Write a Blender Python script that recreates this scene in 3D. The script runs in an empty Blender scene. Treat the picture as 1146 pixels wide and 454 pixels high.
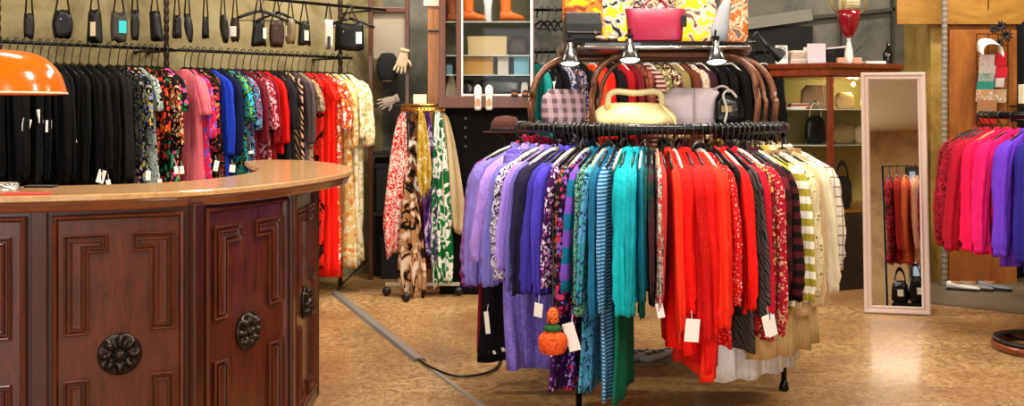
import bpy, math, random
from mathutils import Vector, Matrix
PI = math.pi
S = bpy.context.scene
COL = S.collection
R = random.Random(7)

# ---------------------------------------------------------------- camera model
F = 1150.0; HZ = 122.0; CX = 573.0; EYE = 1.4
def P(px, py, Y):
    return Vector(((px - CX) * Y / F, Y, EYE - (py - HZ) * Y / F))
def X(px, Y): return (px - CX) * Y / F
def Z(py, Y): return EYE - (py - HZ) * Y / F

# ---------------------------------------------------------------- object helpers
def tag(o, label=None, cat=None, group=None, kind=None):
    if label: o['label'] = label
    if cat: o['category'] = cat
    if group: o['group'] = group
    if kind: o['kind'] = kind
    return o
def empty(name, loc=(0, 0, 0), rz=0.0, label=None, cat=None, group=None, rot=None):
    o = bpy.data.objects.new(name, None); COL.objects.link(o)
    o.location = loc; o.rotation_euler = rot if rot else (0, 0, rz)
    o.empty_display_size = .05
    return tag(o, label, cat, group)

class B:
    def __init__(s): s.V = []; s.F = []
    def add(s, V, Fs):
        n = len(s.V); s.V += [tuple(v) for v in V]; s.F += [tuple(i + n for i in f) for f in Fs]; return s
    def box(s, c, d, rz=0, rx=0, ry=0):
        M = Matrix.Rotation(rz, 3, 'Z') @ Matrix.Rotation(ry, 3, 'Y') @ Matrix.Rotation(rx, 3, 'X')
        V = []
        for z in (-.5, .5):
            for (x, y) in ((-.5, -.5), (.5, -.5), (.5, .5), (-.5, .5)):
                V.append(Vector(c) + M @ Vector((x * d[0], y * d[1], z * d[2])))
        return s.add(V, [(3, 2, 1, 0), (4, 5, 6, 7), (0, 1, 5, 4), (1, 2, 6, 5), (2, 3, 7, 6), (3, 0, 4, 7)])
    def loft(s, rings, cap=True, closed=False):
        n = len(rings[0]); V = [v for r in rings for v in r]; Fs = []
        m = len(rings)
        for i in range(m if closed else m - 1):
            for j in range(n):
                a = i * n + j; b = i * n + (j + 1) % n; i2 = (i + 1) % m
                Fs.append((a, b, i2 * n + (j + 1) % n, i2 * n + j))
        if cap and not closed:
            Fs.append(tuple(range(n))[::-1]); Fs.append(tuple((m - 1) * n + j for j in range(n)))
        return s.add(V, Fs)
    def tube(s, pts, r, n=8, closed=False, ry=None):
        pts = [Vector(p) for p in pts]; m = len(pts); rings = []
        prev = None
        for i, p in enumerate(pts):
            if closed: t = (pts[(i + 1) % m] - pts[i - 1]).normalized()
            else: t = (pts[min(i + 1, m - 1)] - pts[max(i - 1, 0)]).normalized()
            if prev is None:
                u = Vector((0, 0, 1)) if abs(t.z) < .9 else Vector((1, 0, 0))
                u = (u - t * u.dot(t)).normalized()
            else:
                u = (prev - t * prev.dot(t)).normalized()
            prev = u; w = t.cross(u)
            rr = r[i] if isinstance(r, (list, tuple)) else r
            r2 = ry if ry is not None else rr
            rings.append([p + u * rr * math.cos(2 * PI * k / n) + w * r2 * math.sin(2 * PI * k / n) for k in range(n)])
        return s.loft(rings, cap=True, closed=closed)
    def lathe(s, prof, c=(0, 0, 0), n=24, cap=True, sx=1, sy=1):
        c = Vector(c)
        rings = [[c + Vector((sx * r * math.cos(2 * PI * k / n), sy * r * math.sin(2 * PI * k / n), z)) for k in range(n)] for r, z in prof]
        return s.loft(rings, cap)
    def prism(s, poly, z0, z1, offs=None):
        n = len(poly)
        V = [(x, y, z0) for x, y in poly] + [(x, y, z1) for x, y in poly]
        Fs = [tuple(range(n))[::-1], tuple(range(n, 2 * n))] + [(i, (i + 1) % n, n + (i + 1) % n, n + i) for i in range(n)]
        return s.add(V, Fs)
    def xform(s, M):
        s.V = [tuple(M @ Vector(v)) for v in s.V]; return s
    def obj(s, name, mat, parent=None, loc=(0, 0, 0), rz=0.0, smooth=False, bevel=0, sub=0, rot=None, angle=None):
        me = bpy.data.meshes.new(name); me.from_pydata(s.V, [], s.F); me.update()
        o = bpy.data.objects.new(name, me); COL.objects.link(o)
        if mat: me.materials.append(mat)
        if parent: o.parent = parent
        o.location = loc; o.rotation_euler = rot if rot else (0, 0, rz)
        if smooth:
            for p in me.polygons: p.use_smooth = True
            if angle:
                for e in me.edges: pass
                me.set_sharp_from_angle(angle=math.radians(angle))
        if bevel:
            b = o.modifiers.new('bevel', 'BEVEL'); b.width = bevel; b.segments = 2; b.limit_method = 'ANGLE'
        if sub:
            m = o.modifiers.new('sub', 'SUBSURF'); m.levels = sub; m.render_levels = sub
        return o
def arc(c, r, a0, a1, n, ax='xz'):
    out = []
    for i in range(n + 1):
        a = a0 + (a1 - a0) * i / n
        if ax == 'xz': out.append((c[0] + r * math.cos(a), c[1], c[2] + r * math.sin(a)))
        else: out.append((c[0] + r * math.cos(a), c[1] + r * math.sin(a), c[2]))
    return out
def catmull(pts, k=8, closed=True):
    out = []; n = len(pts)
    for i in range(n if closed else n - 1):
        g = (lambda j: pts[j % n]) if closed else (lambda j: pts[min(max(j, 0), n - 1)])
        p0, p1, p2, p3 = g(i - 1), g(i), g(i + 1), g(i + 2)
        for q in range(k):
            t = q / k
            out.append(tuple(.5 * (2 * b + (c - a) * t + (2 * a - 5 * b + 4 * c - d) * t * t + (3 * b - a - 3 * c + d) * t ** 3)
                             for a, b, c, d in zip(p0, p1, p2, p3)))
    if not closed: out.append(tuple(pts[-1]))
    return out

# ---------------------------------------------------------------- materials
def lin(h):
    h = h.lstrip('#'); v = [int(h[i:i + 2], 16) / 255 for i in (0, 2, 4)]
    return tuple(c / 12.92 if c <= .04045 else ((c + .055) / 1.055) ** 2.4 for c in v) + (1,)
_M = {}
class NT:
    def __init__(s, name, rough=.6, metal=0, spec=.5, coat=0):
        s.m = bpy.data.materials.new(name); s.m.use_nodes = True
        s.t = s.m.node_tree; s.b = s.t.nodes['Principled BSDF']
        s.b.inputs['Roughness'].default_value = rough; s.b.inputs['Metallic'].default_value = metal
        s.b.inputs['Specular IOR Level'].default_value = spec
        s.b.inputs['Coat Weight'].default_value = coat; s.b.inputs['Coat Roughness'].default_value = .12
    def n(s, t, **k):
        x = s.t.nodes.new(t)
        for a, b in k.items(): setattr(x, a, b)
        return x
    def l(s, a, b): s.t.links.new(a, b)
    def coord(s, scale=(1, 1, 1), rot=(0, 0, 0), kind='Object'):
        c = s.n('ShaderNodeTexCoord'); m = s.n('ShaderNodeMapping')
        m.inputs['Scale'].default_value = scale; m.inputs['Rotation'].default_value = rot
        s.l(c.outputs[kind], m.inputs['Vector']); return m.outputs[0]
    def noise(s, vec, scale=5, detail=3, rough=.5, dist=0):
        x = s.n('ShaderNodeTexNoise'); x.inputs['Scale'].default_value = scale; x.inputs['Detail'].default_value = detail
        x.inputs['Roughness'].default_value = rough; x.inputs['Distortion'].default_value = dist
        s.l(vec, x.inputs['Vector']); return x.outputs['Fac']
    def vor(s, vec, scale=10, feat='F1', rand=1):
        x = s.n('ShaderNodeTexVoronoi'); x.feature = feat; x.inputs['Scale'].default_value = scale
        x.inputs['Randomness'].default_value = rand
        s.l(vec, x.inputs['Vector']); return x
    def math(s, op, a, b=0.0, c=None):
        x = s.n('ShaderNodeMath'); x.operation = op
        for i, v in enumerate((a, b) + ((c,) if c is not None else ())):
            if isinstance(v, (int, float)): x.inputs[i].default_value = v
            else: s.l(v, x.inputs[i])
        return x.outputs[0]
    def mix(s, f, a, b):
        x = s.n('ShaderNodeMix'); x.data_type = 'RGBA'
        if isinstance(f, (int, float)): x.inputs[0].default_value = f
        else: s.l(f, x.inputs[0])
        for i, v in ((6, a), (7, b)):
            if isinstance(v, tuple): x.inputs[i].default_value = v
            elif isinstance(v, str): x.inputs[i].default_value = lin(v)
            else: s.l(v, x.inputs[i])
        return x.outputs[2]
    def ramp(s, fac, stops, interp='LINEAR'):
        x = s.n('ShaderNodeValToRGB'); x.color_ramp.interpolation = interp
        e = x.color_ramp.elements
        while len(e) < len(stops): e.new(.5)
        for el, (p, c) in zip(e, stops): el.position = p; el.color = lin(c) if isinstance(c, str) else c
        s.l(fac, x.inputs[0]); return x.outputs[0]
    def base(s, c):
        if isinstance(c, str): s.b.inputs['Base Color'].default_value = lin(c)
        elif isinstance(c, tuple): s.b.inputs['Base Color'].default_value = c
        else: s.l(c, s.b.inputs['Base Color'])
    def bump(s, h, strength=.3, dist=.01):
        x = s.n('ShaderNodeBump'); x.inputs['Strength'].default_value = strength; x.inputs['Distance'].default_value = dist
        s.l(h, x.inputs['Height']); s.l(x.outputs[0], s.b.inputs['Normal'])
def plain(name, col, rough=.6, metal=0, spec=.5, coat=0, bump=0, bscale=60):
    k = ('p', name, col, rough, metal, spec, coat, bump)
    if k in _M: return _M[k]
    t = NT(name, rough, metal, spec, coat); t.base(col)
    if bump: t.bump(t.noise(t.coord(), bscale, 4), bump, .004)
    _M[k] = t.m; return t.m
def emit(name, col, st):
    t = NT(name); t.base(col); t.b.inputs['Emission Color'].default_value = lin(col); t.b.inputs['Emission Strength'].default_value = st
    return t.m
def wood(name, c1, c2, rough=.4, coat=.2, scale=(3, 3, .5), rings=9, spec=.5):
    k = ('w', name)
    if k in _M: return _M[k]
    t = NT(name, rough, coat=coat, spec=spec); v = t.coord(scale)
    n = t.noise(v, rings, 6, .65, .8)
    n2 = t.noise(t.coord(tuple(x * 9 for x in scale)), rings, 3, .6)
    f = t.math('ADD', t.math('MULTIPLY', n, .75), t.math('MULTIPLY', n2, .25))
    t.base(t.ramp(f, [(.3, c1), (.68, c2)])); t.bump(n2, .08, .002)
    _M[k] = t.m; return t.m
def cloth(pat, c1, c2=None, c3=None, sc=1.0, rough=.75, sheen=0, alpha=1):
    k = ('c', pat, c1, c2, c3, sc, rough, alpha)
    if k in _M: return _M[k]
    t = NT('cloth_' + pat, rough, spec=.14)
    v = t.coord()
    if pat == 'plain': t.base(c1)
    elif pat in ('floral', 'dots'):
        nz = t.n('ShaderNodeTexNoise'); nz.inputs['Scale'].default_value = 26 * sc; t.l(v, nz.inputs['Vector'])
        vm = t.n('ShaderNodeVectorMath'); vm.operation = 'MULTIPLY_ADD'
        t.l(nz.outputs['Color'], vm.inputs[0]); a = .0 if pat == 'dots' else .03 / sc
        vm.inputs[1].default_value = (a, a, a); t.l(v, vm.inputs[2])
        vo = t.vor(vm.outputs[0], (58 if pat == 'floral' else 56) * sc)
        sep = t.n('ShaderNodeSeparateColor'); t.l(vo.outputs['Color'], sep.inputs[0])
        th = .52 if pat == 'floral' else .3
        m = t.math('LESS_THAN', vo.outputs['Distance'], t.math('MULTIPLY', t.math('ADD', sep.outputs[1], .35), th))
        fc = t.mix(t.math('GREATER_THAN', sep.outputs[0], .5), c2, c3 or c2)
        t.base(t.mix(m, c1, fc))
    elif pat == 'print':
        n = t.noise(v, 24 * sc, 2, .5, 1.5)
        t.base(t.ramp(n, [(.0, c1), (.45, c2), (.56, c3 or c1)], 'CONSTANT'))
    elif pat in ('stripe', 'plaid', 'check'):
        s = t.n('ShaderNodeSeparateXYZ'); t.l(v, s.inputs[0])
        fz = t.math('FRACT', t.math('MULTIPLY', s.outputs[2], 14 * sc))
        if pat == 'stripe':
            t.base(t.mix(t.math('GREATER_THAN', fz, .5), c1, c2))
        else:
            th = .5 if pat == 'plaid' else .85
            xy = t.math('ADD', s.outputs[0], s.outputs[1])
            fx = t.math('FRACT', t.math('MULTIPLY', xy, 14 * sc))
            a = t.math('GREATER_THAN', fz, th); b = t.math('GREATER_THAN', fx, th)
            m1 = t.mix(a, c1, c2)
            t.base(t.mix(t.math('MULTIPLY', b, .6 if pat == 'plaid' else 1.0), m1, c3 or c2))
    elif pat == 'zebra':
        w = t.n('ShaderNodeTexWave'); w.bands_direction = 'DIAGONAL'; w.inputs['Scale'].default_value = 15 * sc
        w.inputs['Distortion'].default_value = 9; w.inputs['Detail'].default_value = 1; w.inputs['Detail Scale'].default_value = .7
        t.l(v, w.inputs['Vector'])
        t.base(t.ramp(w.outputs['Fac'], [(0, c1), (.5, c2)], 'CONSTANT') if not c3 else t.ramp(w.outputs['Fac'], [(0, c1), (.4, c2), (.75, c3)], 'CONSTANT'))
    t.bump(t.math('ADD', t.noise(t.coord((34, 34, 3.0)), 1.0, 3, .55, .6), t.math('MULTIPLY', t.noise(t.coord((70, 70, 30)), 1.0, 2, .5, .8), .3)), .55, .03)
    if alpha < 1: t.b.inputs['Alpha'].default_value = alpha
    _M[k] = t.m; return t.m
def leather(name, c, rough=.35):
    k = ('l', name)
    if k in _M: return _M[k]
    t = NT(name, rough + .12, spec=.35); v = t.coord(); t.base(c)
    t.bump(t.math('ADD', t.noise(v, 14, 3), t.math('MULTIPLY', t.noise(v, 120, 2), .15)), .3, .01)
    _M[k] = t.m; return t.m

BLACK = plain('black_plastic', '#0b0b0c', .35)
BLACKM = plain('black_metal', '#141414', .3, .6)
CHROME = plain('chrome', '#d8d8d8', .2, 1)
WHITE = plain('white_card', '#f4f2ee', .7)
CREAM = plain('cream_card', '#e9dfc4', .7)
BRASS = plain('brass', '#c89a4a', .3, 1)
def glass_mat():
    t = NT('clear_glass', .03); t.base('#ffffff')
    tr = t.n('ShaderNodeBsdfTransparent'); gl = t.n('ShaderNodeBsdfGlossy'); gl.inputs['Roughness'].default_value = .03
    fr = t.n('ShaderNodeFresnel'); fr.inputs['IOR'].default_value = 1.18
    mx = t.n('ShaderNodeMixShader'); t.l(fr.outputs[0], mx.inputs[0]); t.l(tr.outputs[0], mx.inputs[1]); t.l(gl.outputs[0], mx.inputs[2])
    t.l(mx.outputs[0], t.t.nodes['Material Output'].inputs['Surface']); return t.m
GLASS = glass_mat()
# ================================================================ SETTING
def plaster(name, c1, c2, c3):
    t = NT(name, .9, spec=.2); v = t.coord()
    n = t.noise(v, 1.6, 6, .7, .6); n2 = t.noise(v, 7, 5, .65)
    base = t.ramp(n, [(.36, c1), (.5, c2), (.62, c3)])
    t.base(t.mix(t.math('MULTIPLY', n2, .35), base, c1)); t.bump(n2, .25, .01); return t.m
def floor_mat():
    t = NT('terrazzo_floor', .42, spec=.4, coat=.12); v = t.coord()
    n = t.noise(v, 1.3, 4, .6, .3); n2 = t.noise(v, 22, 6, .75); n3 = t.noise(v, 70, 3, .7)
    c = t.ramp(n, [(.3, '#8c6a42'), (.5, '#b58f58'), (.7, '#d6b27a')])
    c = t.mix(t.ramp(n2, [(.44, (0, 0, 0, 1)), (.6, (1, 1, 1, 1))]), c, '#8a5c30')
    vo = t.vor(v, 46); sp = t.math('LESS_THAN', vo.outputs['Distance'], .2)
    c = t.mix(t.math('MULTIPLY', sp, .8), c, '#4b3520')
    vo2 = t.vor(v, 33); sp2 = t.math('LESS_THAN', vo2.outputs['Distance'], .13)
    c = t.mix(t.math('MULTIPLY', sp2, .8), c, '#efe2bd')
    c = t.mix(t.math('MULTIPLY', t.ramp(n3, [(.5, (0, 0, 0, 1)), (.7, (1, 1, 1, 1))]), .5), c, '#6e4d2c')
    # worn darker stains and grey worn slabs on the right
    st = t.ramp(t.noise(v, .8, 3, .6), [(.52, (0, 0, 0, 1)), (.66, (1, 1, 1, 1))])
    c = t.mix(t.math('MULTIPLY', st, .5), c, '#5d4630')
    t.base(c); t.bump(n2, .08, .003); return t.m
def slab_mat():
    t = NT('grey_slab_floor', .5, spec=.35); v = t.coord()
    n = t.noise(v, 2.2, 5, .65); n2 = t.noise(v, 40, 4, .7)
    c = t.ramp(n, [(.3, '#5c5142'), (.7, '#8d7e66')]); c = t.mix(t.math('MULTIPLY', n2, .5), c, '#463c30')
    t.base(c); t.bump(n2, .1, .003); return t.m
FL = floor_mat()
X0, X1, YF, YB, CH = -5.0, 6.6, -3.0, 8.9, 3.5
tag(B().box(((X0 + X1) / 2, (YF + YB + .4) / 2, -.05), (X1 - X0 + .4, YB - YF + .8, .1)).obj('floor', FL), kind='structure')
SL = slab_mat()
a = P(1052, 336, 0); f1 = Vector((2.95, 7.5)); f2 = Vector((4.1, 5.95)); 
tag(B().prism([(2.82, 7.55), (4.05, 6.55), (6.55, 6.0), (6.55, 8.85), (2.9, 8.85)], 0.0, .006).obj('floor_slab', SL), kind='structure')
tag(B().prism([(1.85, 4.05), (3.6, 5.05), (6.5, 4.4), (6.5, 2.0), (1.0, 2.0)], 0.0, .004).obj('floor_slab', SL), kind='structure')
OLIVE = plaster('olive_plaster', '#6c6043', '#9a8d63', '#ada076')
GREYP = plaster('grey_concrete', '#4d4d47', '#77766c', '#8d8a7c')
TAN = plaster('tan_plaster', '#9c8466', '#c8aa80', '#d8bd94')
# slanted left wall follows the clothes rails
RD = Vector((.666, .746)).normalized(); RN = Vector((-.746, .666)).normalized(); R0 = Vector((-1.25, 8.07))
w0 = R0 + RN * .45 + RD * -6.2; w1 = R0 + RN * .45 + RD * .70
def wallseg(name, p, q, z0, z1, th, mat):
    d = (q - p); n = Vector((-d.y, d.x)).normalized() * th
    return tag(B().prism([tuple(p), tuple(q), tuple(q + n), tuple(p + n)][::1], z0, z1).obj(name, mat), kind='structure')
wallseg('wall_left', w0, w1, 0, CH, .15, OLIVE)
wallseg('wall_back', Vector((w1.x - .05, YB)), Vector((X1, YB)), 0, CH, .15, GREYP)
tag(B().box((X1 + .075, (YF + YB) / 2, CH / 2), (.15, YB - YF, CH)).obj('wall_right', TAN), kind='structure')
# front wall with shop windows
fw = B()
for a, b, z0, z1 in ((X0 - .6, X1, 0, .5), (X0 - .6, X1, 2.9, CH), (X0 - .6, -4.2, .5, 2.9), (-1.2, -.6, .5, 2.9), (1.3, 2.16, .5, 2.9), (2.38, X1, .5, 2.9)):
    fw.box(((a + b) / 2, YF - .1, (z0 + z1) / 2), (b - a, .2, z1 - z0))
tag(fw.obj('wall_front', TAN), kind='structure')
WFR = plain('window_frame_paint', '#3a2a1e', .5)
for i, (a, b) in enumerate(((-4.2, -1.2), (-.6, 1.3), (2.16, 2.38))):
    w = B()
    for c, d in ((((a + b) / 2, YF - .1, .53), (b - a, .1, .06)), (((a + b) / 2, YF - .1, 2.87), (b - a, .1, .06)), ((a + .03, YF - .1, 1.7), (.06, .1, 2.3)), ((b - .03, YF - .1, 1.7), (.06, .1, 2.3))):
        w.box(c, d)
    wo = tag(w.obj('window_%d' % (i + 1), WFR), kind='structure')
    B().box(((a + b) / 2, YF - .1, 1.7), (b - a - .1, .008, 2.28)).obj('pane', GLASS, wo)
wl = Vector((w0.x, w0.y))
wallseg('wall_side', Vector((X0 - .5, YF)), Vector((X0 - .5, w0.y + .6)), 0, CH, .15, TAN)
tag(B().box((.6, 3.0, CH + .06), (13, 12.6, .12)).obj('ceiling', plain('ceiling_paint', '#cdb690', .9)), kind='structure')
# lintel, and a flat dark panel painted as the shade of a recess
tag(B().box((X(845, 8.8), 8.86, Z(25, 8.8)), (1.0, .08, .10), ry=-.14).obj('trim_1', plain('pale_lintel', '#8d8b80', .8)), kind='structure')
tag(B().box((X(850, 8.8), 8.88, Z(52, 8.8)), (.95, .04, .36), ry=.0).obj('niche_shade_panel', plain('niche_shade', '#1c1c1a', .9)), kind='structure')
tag(B().box((X(945, 8.8), 8.86, Z(26, 8.8)), (.02, .05, 1.4)).box((X(1002, 8.8), 8.86, Z(26, 8.8)), (.02, .05, 1.4)).box((X(960, 8.8), 8.86, Z(14, 8.8)), (1.2, .05, .03), ry=-.10).obj('trim_2', plain('concrete_seam', '#4a4a42', .9)), kind='structure')
# yellowish plaster pier on the right with the timber panelling
YEL = plaster('yellow_plaster', '#7c6230', '#b8974c', '#d0b268')
tag(B().box(((X(1034, 8.45) + X(1062, 8.45)) / 2, 8.6, CH / 2), (X(1062, 8.45) - X(1034, 8.45), .58, CH)).obj('pillar', YEL), kind='structure')
# ---- lights: ceiling panels and window area lamps, all added out of view
FIX = emit('added_lamp_diffuser', '#fff3dd', 6)
def area(name, loc, sx, sy, pw, col, rot=(0, 0, 0), spread=180):
    l = bpy.data.lights.new(name, 'AREA'); l.shape = 'RECTANGLE'; l.size = sx; l.size_y = sy; l.energy = pw; l.color = col
    l.spread = math.radians(spread)
    o = bpy.data.objects.new(name, l); COL.objects.link(o); o.location = loc; o.rotation_euler = rot; return o
fixw = plain('fixture_white', '#e8e6e0', .5)
for i, (x, y, pw) in enumerate(((-2.2, 5.0, 100), (.7, 4.2, 165), (3.2, 4.6, 110), (-1.9, 1.6, 120), (2.2, 1.0, 200), (.2, 6.9, 110), (3.6, 7.4, 80), (-.9, 7.5, 70))):  # unseen panels, added to brighten the room and its dim corners
    e = empty('added_ceiling_light', (x, y, CH), 0, 'added unseen white ceiling light panel ' + ['above the counter', 'in front of the big round rack', 'above the right hand rack', 'nearest the left shop window', 'nearest the right shop window', 'between glass case and round rack', 'in the back right corner', 'above the scarf stand'][i], 'light')
    B().box((0, 0, -.03), (1.24, .34, .058)).obj('housing', fixw, e, bevel=.004)
    B().box((0, 0, -.063), (1.18, .28, .006)).obj('diffuser', FIX, e)
    area('lamp', (x, y, CH - .08), 1.15, .26, pw * .62, (1, .93, .82))
for a, b in ((-4.2, -1.2), (-.6, 1.3)):
    area('added_daylight', ((a + b) / 2, YF + .02, 1.75), b - a - .2, 2.2, 36 * (b - a), (.93, .97, 1), (PI / 2, 0, 0))  # area lamps added at the unseen shop windows behind the camera
w = bpy.data.worlds.new('sky'); S.world = w; w.use_nodes = True
w.node_tree.nodes['Background'].inputs[0].default_value = (.8, .88, 1, 1); w.node_tree.nodes['Background'].inputs[1].default_value = .6
cam = bpy.data.cameras.new('camera'); co = bpy.data.objects.new('camera', cam); COL.objects.link(co)
co.location = (0, 0, EYE); co.rotation_euler = (PI / 2, 0, 0); cam.sensor_width = 36; cam.lens = 36 * F / 1146
cam.shift_y = -(227 - HZ) / 1146; S.camera = co
cam.clip_end = 60
S.view_settings.view_transform = 'Standard'; S.view_settings.look = 'None'; S.view_settings.gamma = 1; S.view_settings.exposure = 0.0
S.view_settings.use_curve_mapping = False
# floor metal cable channel and dark cable
def fp(px, py, z=0): 
    Y = F * (EYE - z) / (py - HZ); return Vector((X(px, Y), Y, z))
ALU = plain('channel_metal', '#8e8a86', .4, .3)
a, b, c = fp(375, 328), fp(470, 404), fp(545, 458)
def strip(p, q, w, h, name, mat):
    d = q - p; rz = math.atan2(d.y, d.x)
    e = B(); L = d.length
    e.loft([[(x, -w / 2, 0), (x, -w * .3, h), (x, w * .3, h), (x, w / 2, 0)] for x in (0, L)])
    return e.obj(name, mat, loc=(p.x, p.y, 0.001), rz=rz)
tag(strip(a, b, .075, .016, 'cable_channel', ALU), 'wide grey metal cable channel running diagonally over the floor beside the counter', 'cable channel')
tag(strip(b, c, .03, .008, 'floor_strip', plain('strip_metal', '#b5ae9f', .35, .4)), 'thin pale metal strip continuing from the wide channel towards the camera', 'floor strip')
pts = catmull([tuple(fp(*q)) for q in ((468, 404), (484, 414), (510, 423), (540, 421), (556, 413), (562, 400))], 6, False)
tag(B().tube([(x, y, .012) for x, y, z in pts], .007).obj('cable', BLACK, smooth=True), 'black cable looping from the floor channel to the round rack', 'cable')
pts = catmull([tuple(fp(*q)) for q in ((377, 327), (392, 319), (408, 312), (424, 306))], 6, False)
tag(B().tube([(x, y, .012 + .01 * i) for i, (x, y, z) in enumerate(pts)], .006).obj('cable', BLACK, smooth=True), 'black cable running from the channel towards the wall under the cream dresses', 'cable')
# ================================================================ GARMENT BUILDERS
TAGW = plain('price_tag_card', '#f2f0ea', .7)
_hang = {}
HOOKM = plain('hook_steel', '#4a4a4c', .35, .9)
def hanger(loc, rz, kind='black', group=None, label=None, half=.2, drop=0):
    key = (kind, half, drop)
    mats = {'black': (BLACK, HOOKM), 'wood': (wood('hanger_wood', '#a5764b', '#d8ab7b', scale=(6, 6, 6)), HOOKM), 'clear': (plain('pale_plastic', '#cfcabf', .3), HOOKM)}[kind]
    e = empty('clothes_hanger', loc, rz, label, 'hanger', group)
    if key not in _hang:
        hk = B().tube(arc((0, 0, 0), .027, -.5, PI + .25, 9) [::-1][:0] + [(0, 0, -.095 - drop), (0, 0, -.06 - drop), (.012, 0, -.045), (.026, 0, -.02)] + arc((0, 0, 0), .027, -.3, PI + .1, 9), .0032, 6)
        h = hk.obj('hook', mats[1], e, smooth=True)
        arm = B()
        for s in (-1, 1):
            arm.tube([(0, 0, -.092 - drop), (s * .04, 0, -.1 - drop), (s * half * .6, 0, -.128 - drop), (s * half, 0, -.165 - drop)], [.011, .012, .012, .009], 8, ry=.006)
        arm.tube([(-half * .9, 0, -.16 - drop), (half * .9, 0, -.16 - drop)], .003, 6)
        a = arm.obj('shoulder_bar', mats[0], e, smooth=True)
        _hang[key] = (h, a)
    else:
        for q in _hang[key]:
            c = q.copy(); COL.objects.link(c); c.parent = e
    return e
def body_mesh(L, w, t, flare, seed, Rr=None, top=-.10, neck=.05, kind='top', n=30, sleeveless=False, fold=1.0):
    r = random.Random(seed); p1, p2, p3 = [r.uniform(0, 6.28) for _ in range(3)]; k1 = r.uniform(22, 34); k2 = r.uniform(45, 62)
    rows = []
    if kind == 'skirt':
        zs = [(top - .02, .9), (top - .03, .9)] 
        m = 12
        for i in range(1, m + 1): zs.append((top - .03 - (L - .03) * i / m, .92 + flare * i / m))
    else:
        zs = [(top, neck / w), (top - .012, (neck + .03) / w), (top - .035, .62), (top - .06, .88), (top - .085, .98)]
        m = 18
        for i in range(1, m + 1): zs.append((top - .085 - (L - .085) * i / m, .98 + flare * i / m - (.05 * math.sin(PI * i / m))))
    rings = []
    for z, ww in zs:
        s = min(1, max(0, (top - z) / L)); W = w * ww; A = t * (.15 + .65 * s) * fold; T = t * (.6 + .4 * min(1, (top - z) / .1)) * (1 - .25 * s)
        ring = []
        for k in range(n):
            a = 2 * PI * k / n; c, q = math.cos(a), math.sin(a)
            x = W * math.copysign(abs(c) ** .8, c)
            tt = T * (1 if Rr is None else max(.15, (Rr + x) / (Rr + w)))
            y = tt * math.copysign(abs(q) ** .6, q)
            aa = A * (1 if Rr is None else max(.15, (Rr + x) / (Rr + w)))
            y += aa * (.6 * math.sin(x * k1 + p1 + z * 2.3) + .4 * math.sin(x * k2 + p2 - z * 1.7)) + .25 * aa * math.sin(z * 9 + p3)
            x += W * .03 * math.sin(z * 7 + p2) * s
            zz = z + (.012 * math.sin(x * 17 + p3) if s > .95 else 0)
            ring.append((x, y, zz))
        rings.append(ring)
    return B().loft(rings)
def sleeve_mesh(sgn, SLn, w, t, seed, top=-.10, cuff=True, puff=1.0, Rr=None):
    r = random.Random(seed); p1, p2, p3 = [r.uniform(0, 6.28) for _ in range(3)]; sw = r.uniform(-.6, .6); wd = r.uniform(.78, 1.08); out = r.uniform(-.012, .03)
    path = [(w * .72, top - .05, .5), (w * .93, top - .085, .82), (w * 1.06, top - .14, .9)]
    m = max(3, int(SLn * 30))
    for i in range(1, m + 1):
        q = i / m; path.append((w * 1.06 + .03 * math.sin(q * PI * .6) + out * q, top - .14 - (SLn - .09) * q, .92 - .22 * q + .05 * math.sin(q * 9 + p1)))
    if cuff and SLn > .4:
        x, z, _ = path[-1]; path[-1] = (x, z, .58); path[-2] = (path[-2][0], z + .03, .80 * puff); path.append((x, z - .008, .62)); path.append((x, z - .04, .60))
    n = 28; rings = []
    fac = 1 if (Rr is None or sgn > 0) else max(.2, (Rr - w) / (Rr + w))
    for i, (x, z, k) in enumerate(path):
        rx = .056 * k; ry = t * 1.0 * k * fac * wd; q = i / len(path); cr = .05 * math.sin(z * 60 + p3) * (q > .25)
        ring = []
        for j in range(n):
            a = 2 * PI * j / n
            f = 1 + (.10 + .16 * q) * math.sin(4 * a + p1 + z * 2.5) + (.05 + .10 * q) * math.sin(7 * a + p2 - z * 3.5) + cr * math.sin(2 * a + p2)
            c, s_ = math.cos(a), math.sin(a)
            ring.append((sgn * (x + rx * c * f), ry * math.copysign(abs(s_) ** .85, s_) * f + sw * t * .55 * math.sin(z * 3.4 + p2) * fac * min(1, q * 2), z + (.006 * math.sin(4 * a + p1) if i == len(path) - 1 else 0)))
        if sgn < 0: ring = ring[::-1]
        rings.append(ring)
    return B().loft(rings)
KSEED = [100]
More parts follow.
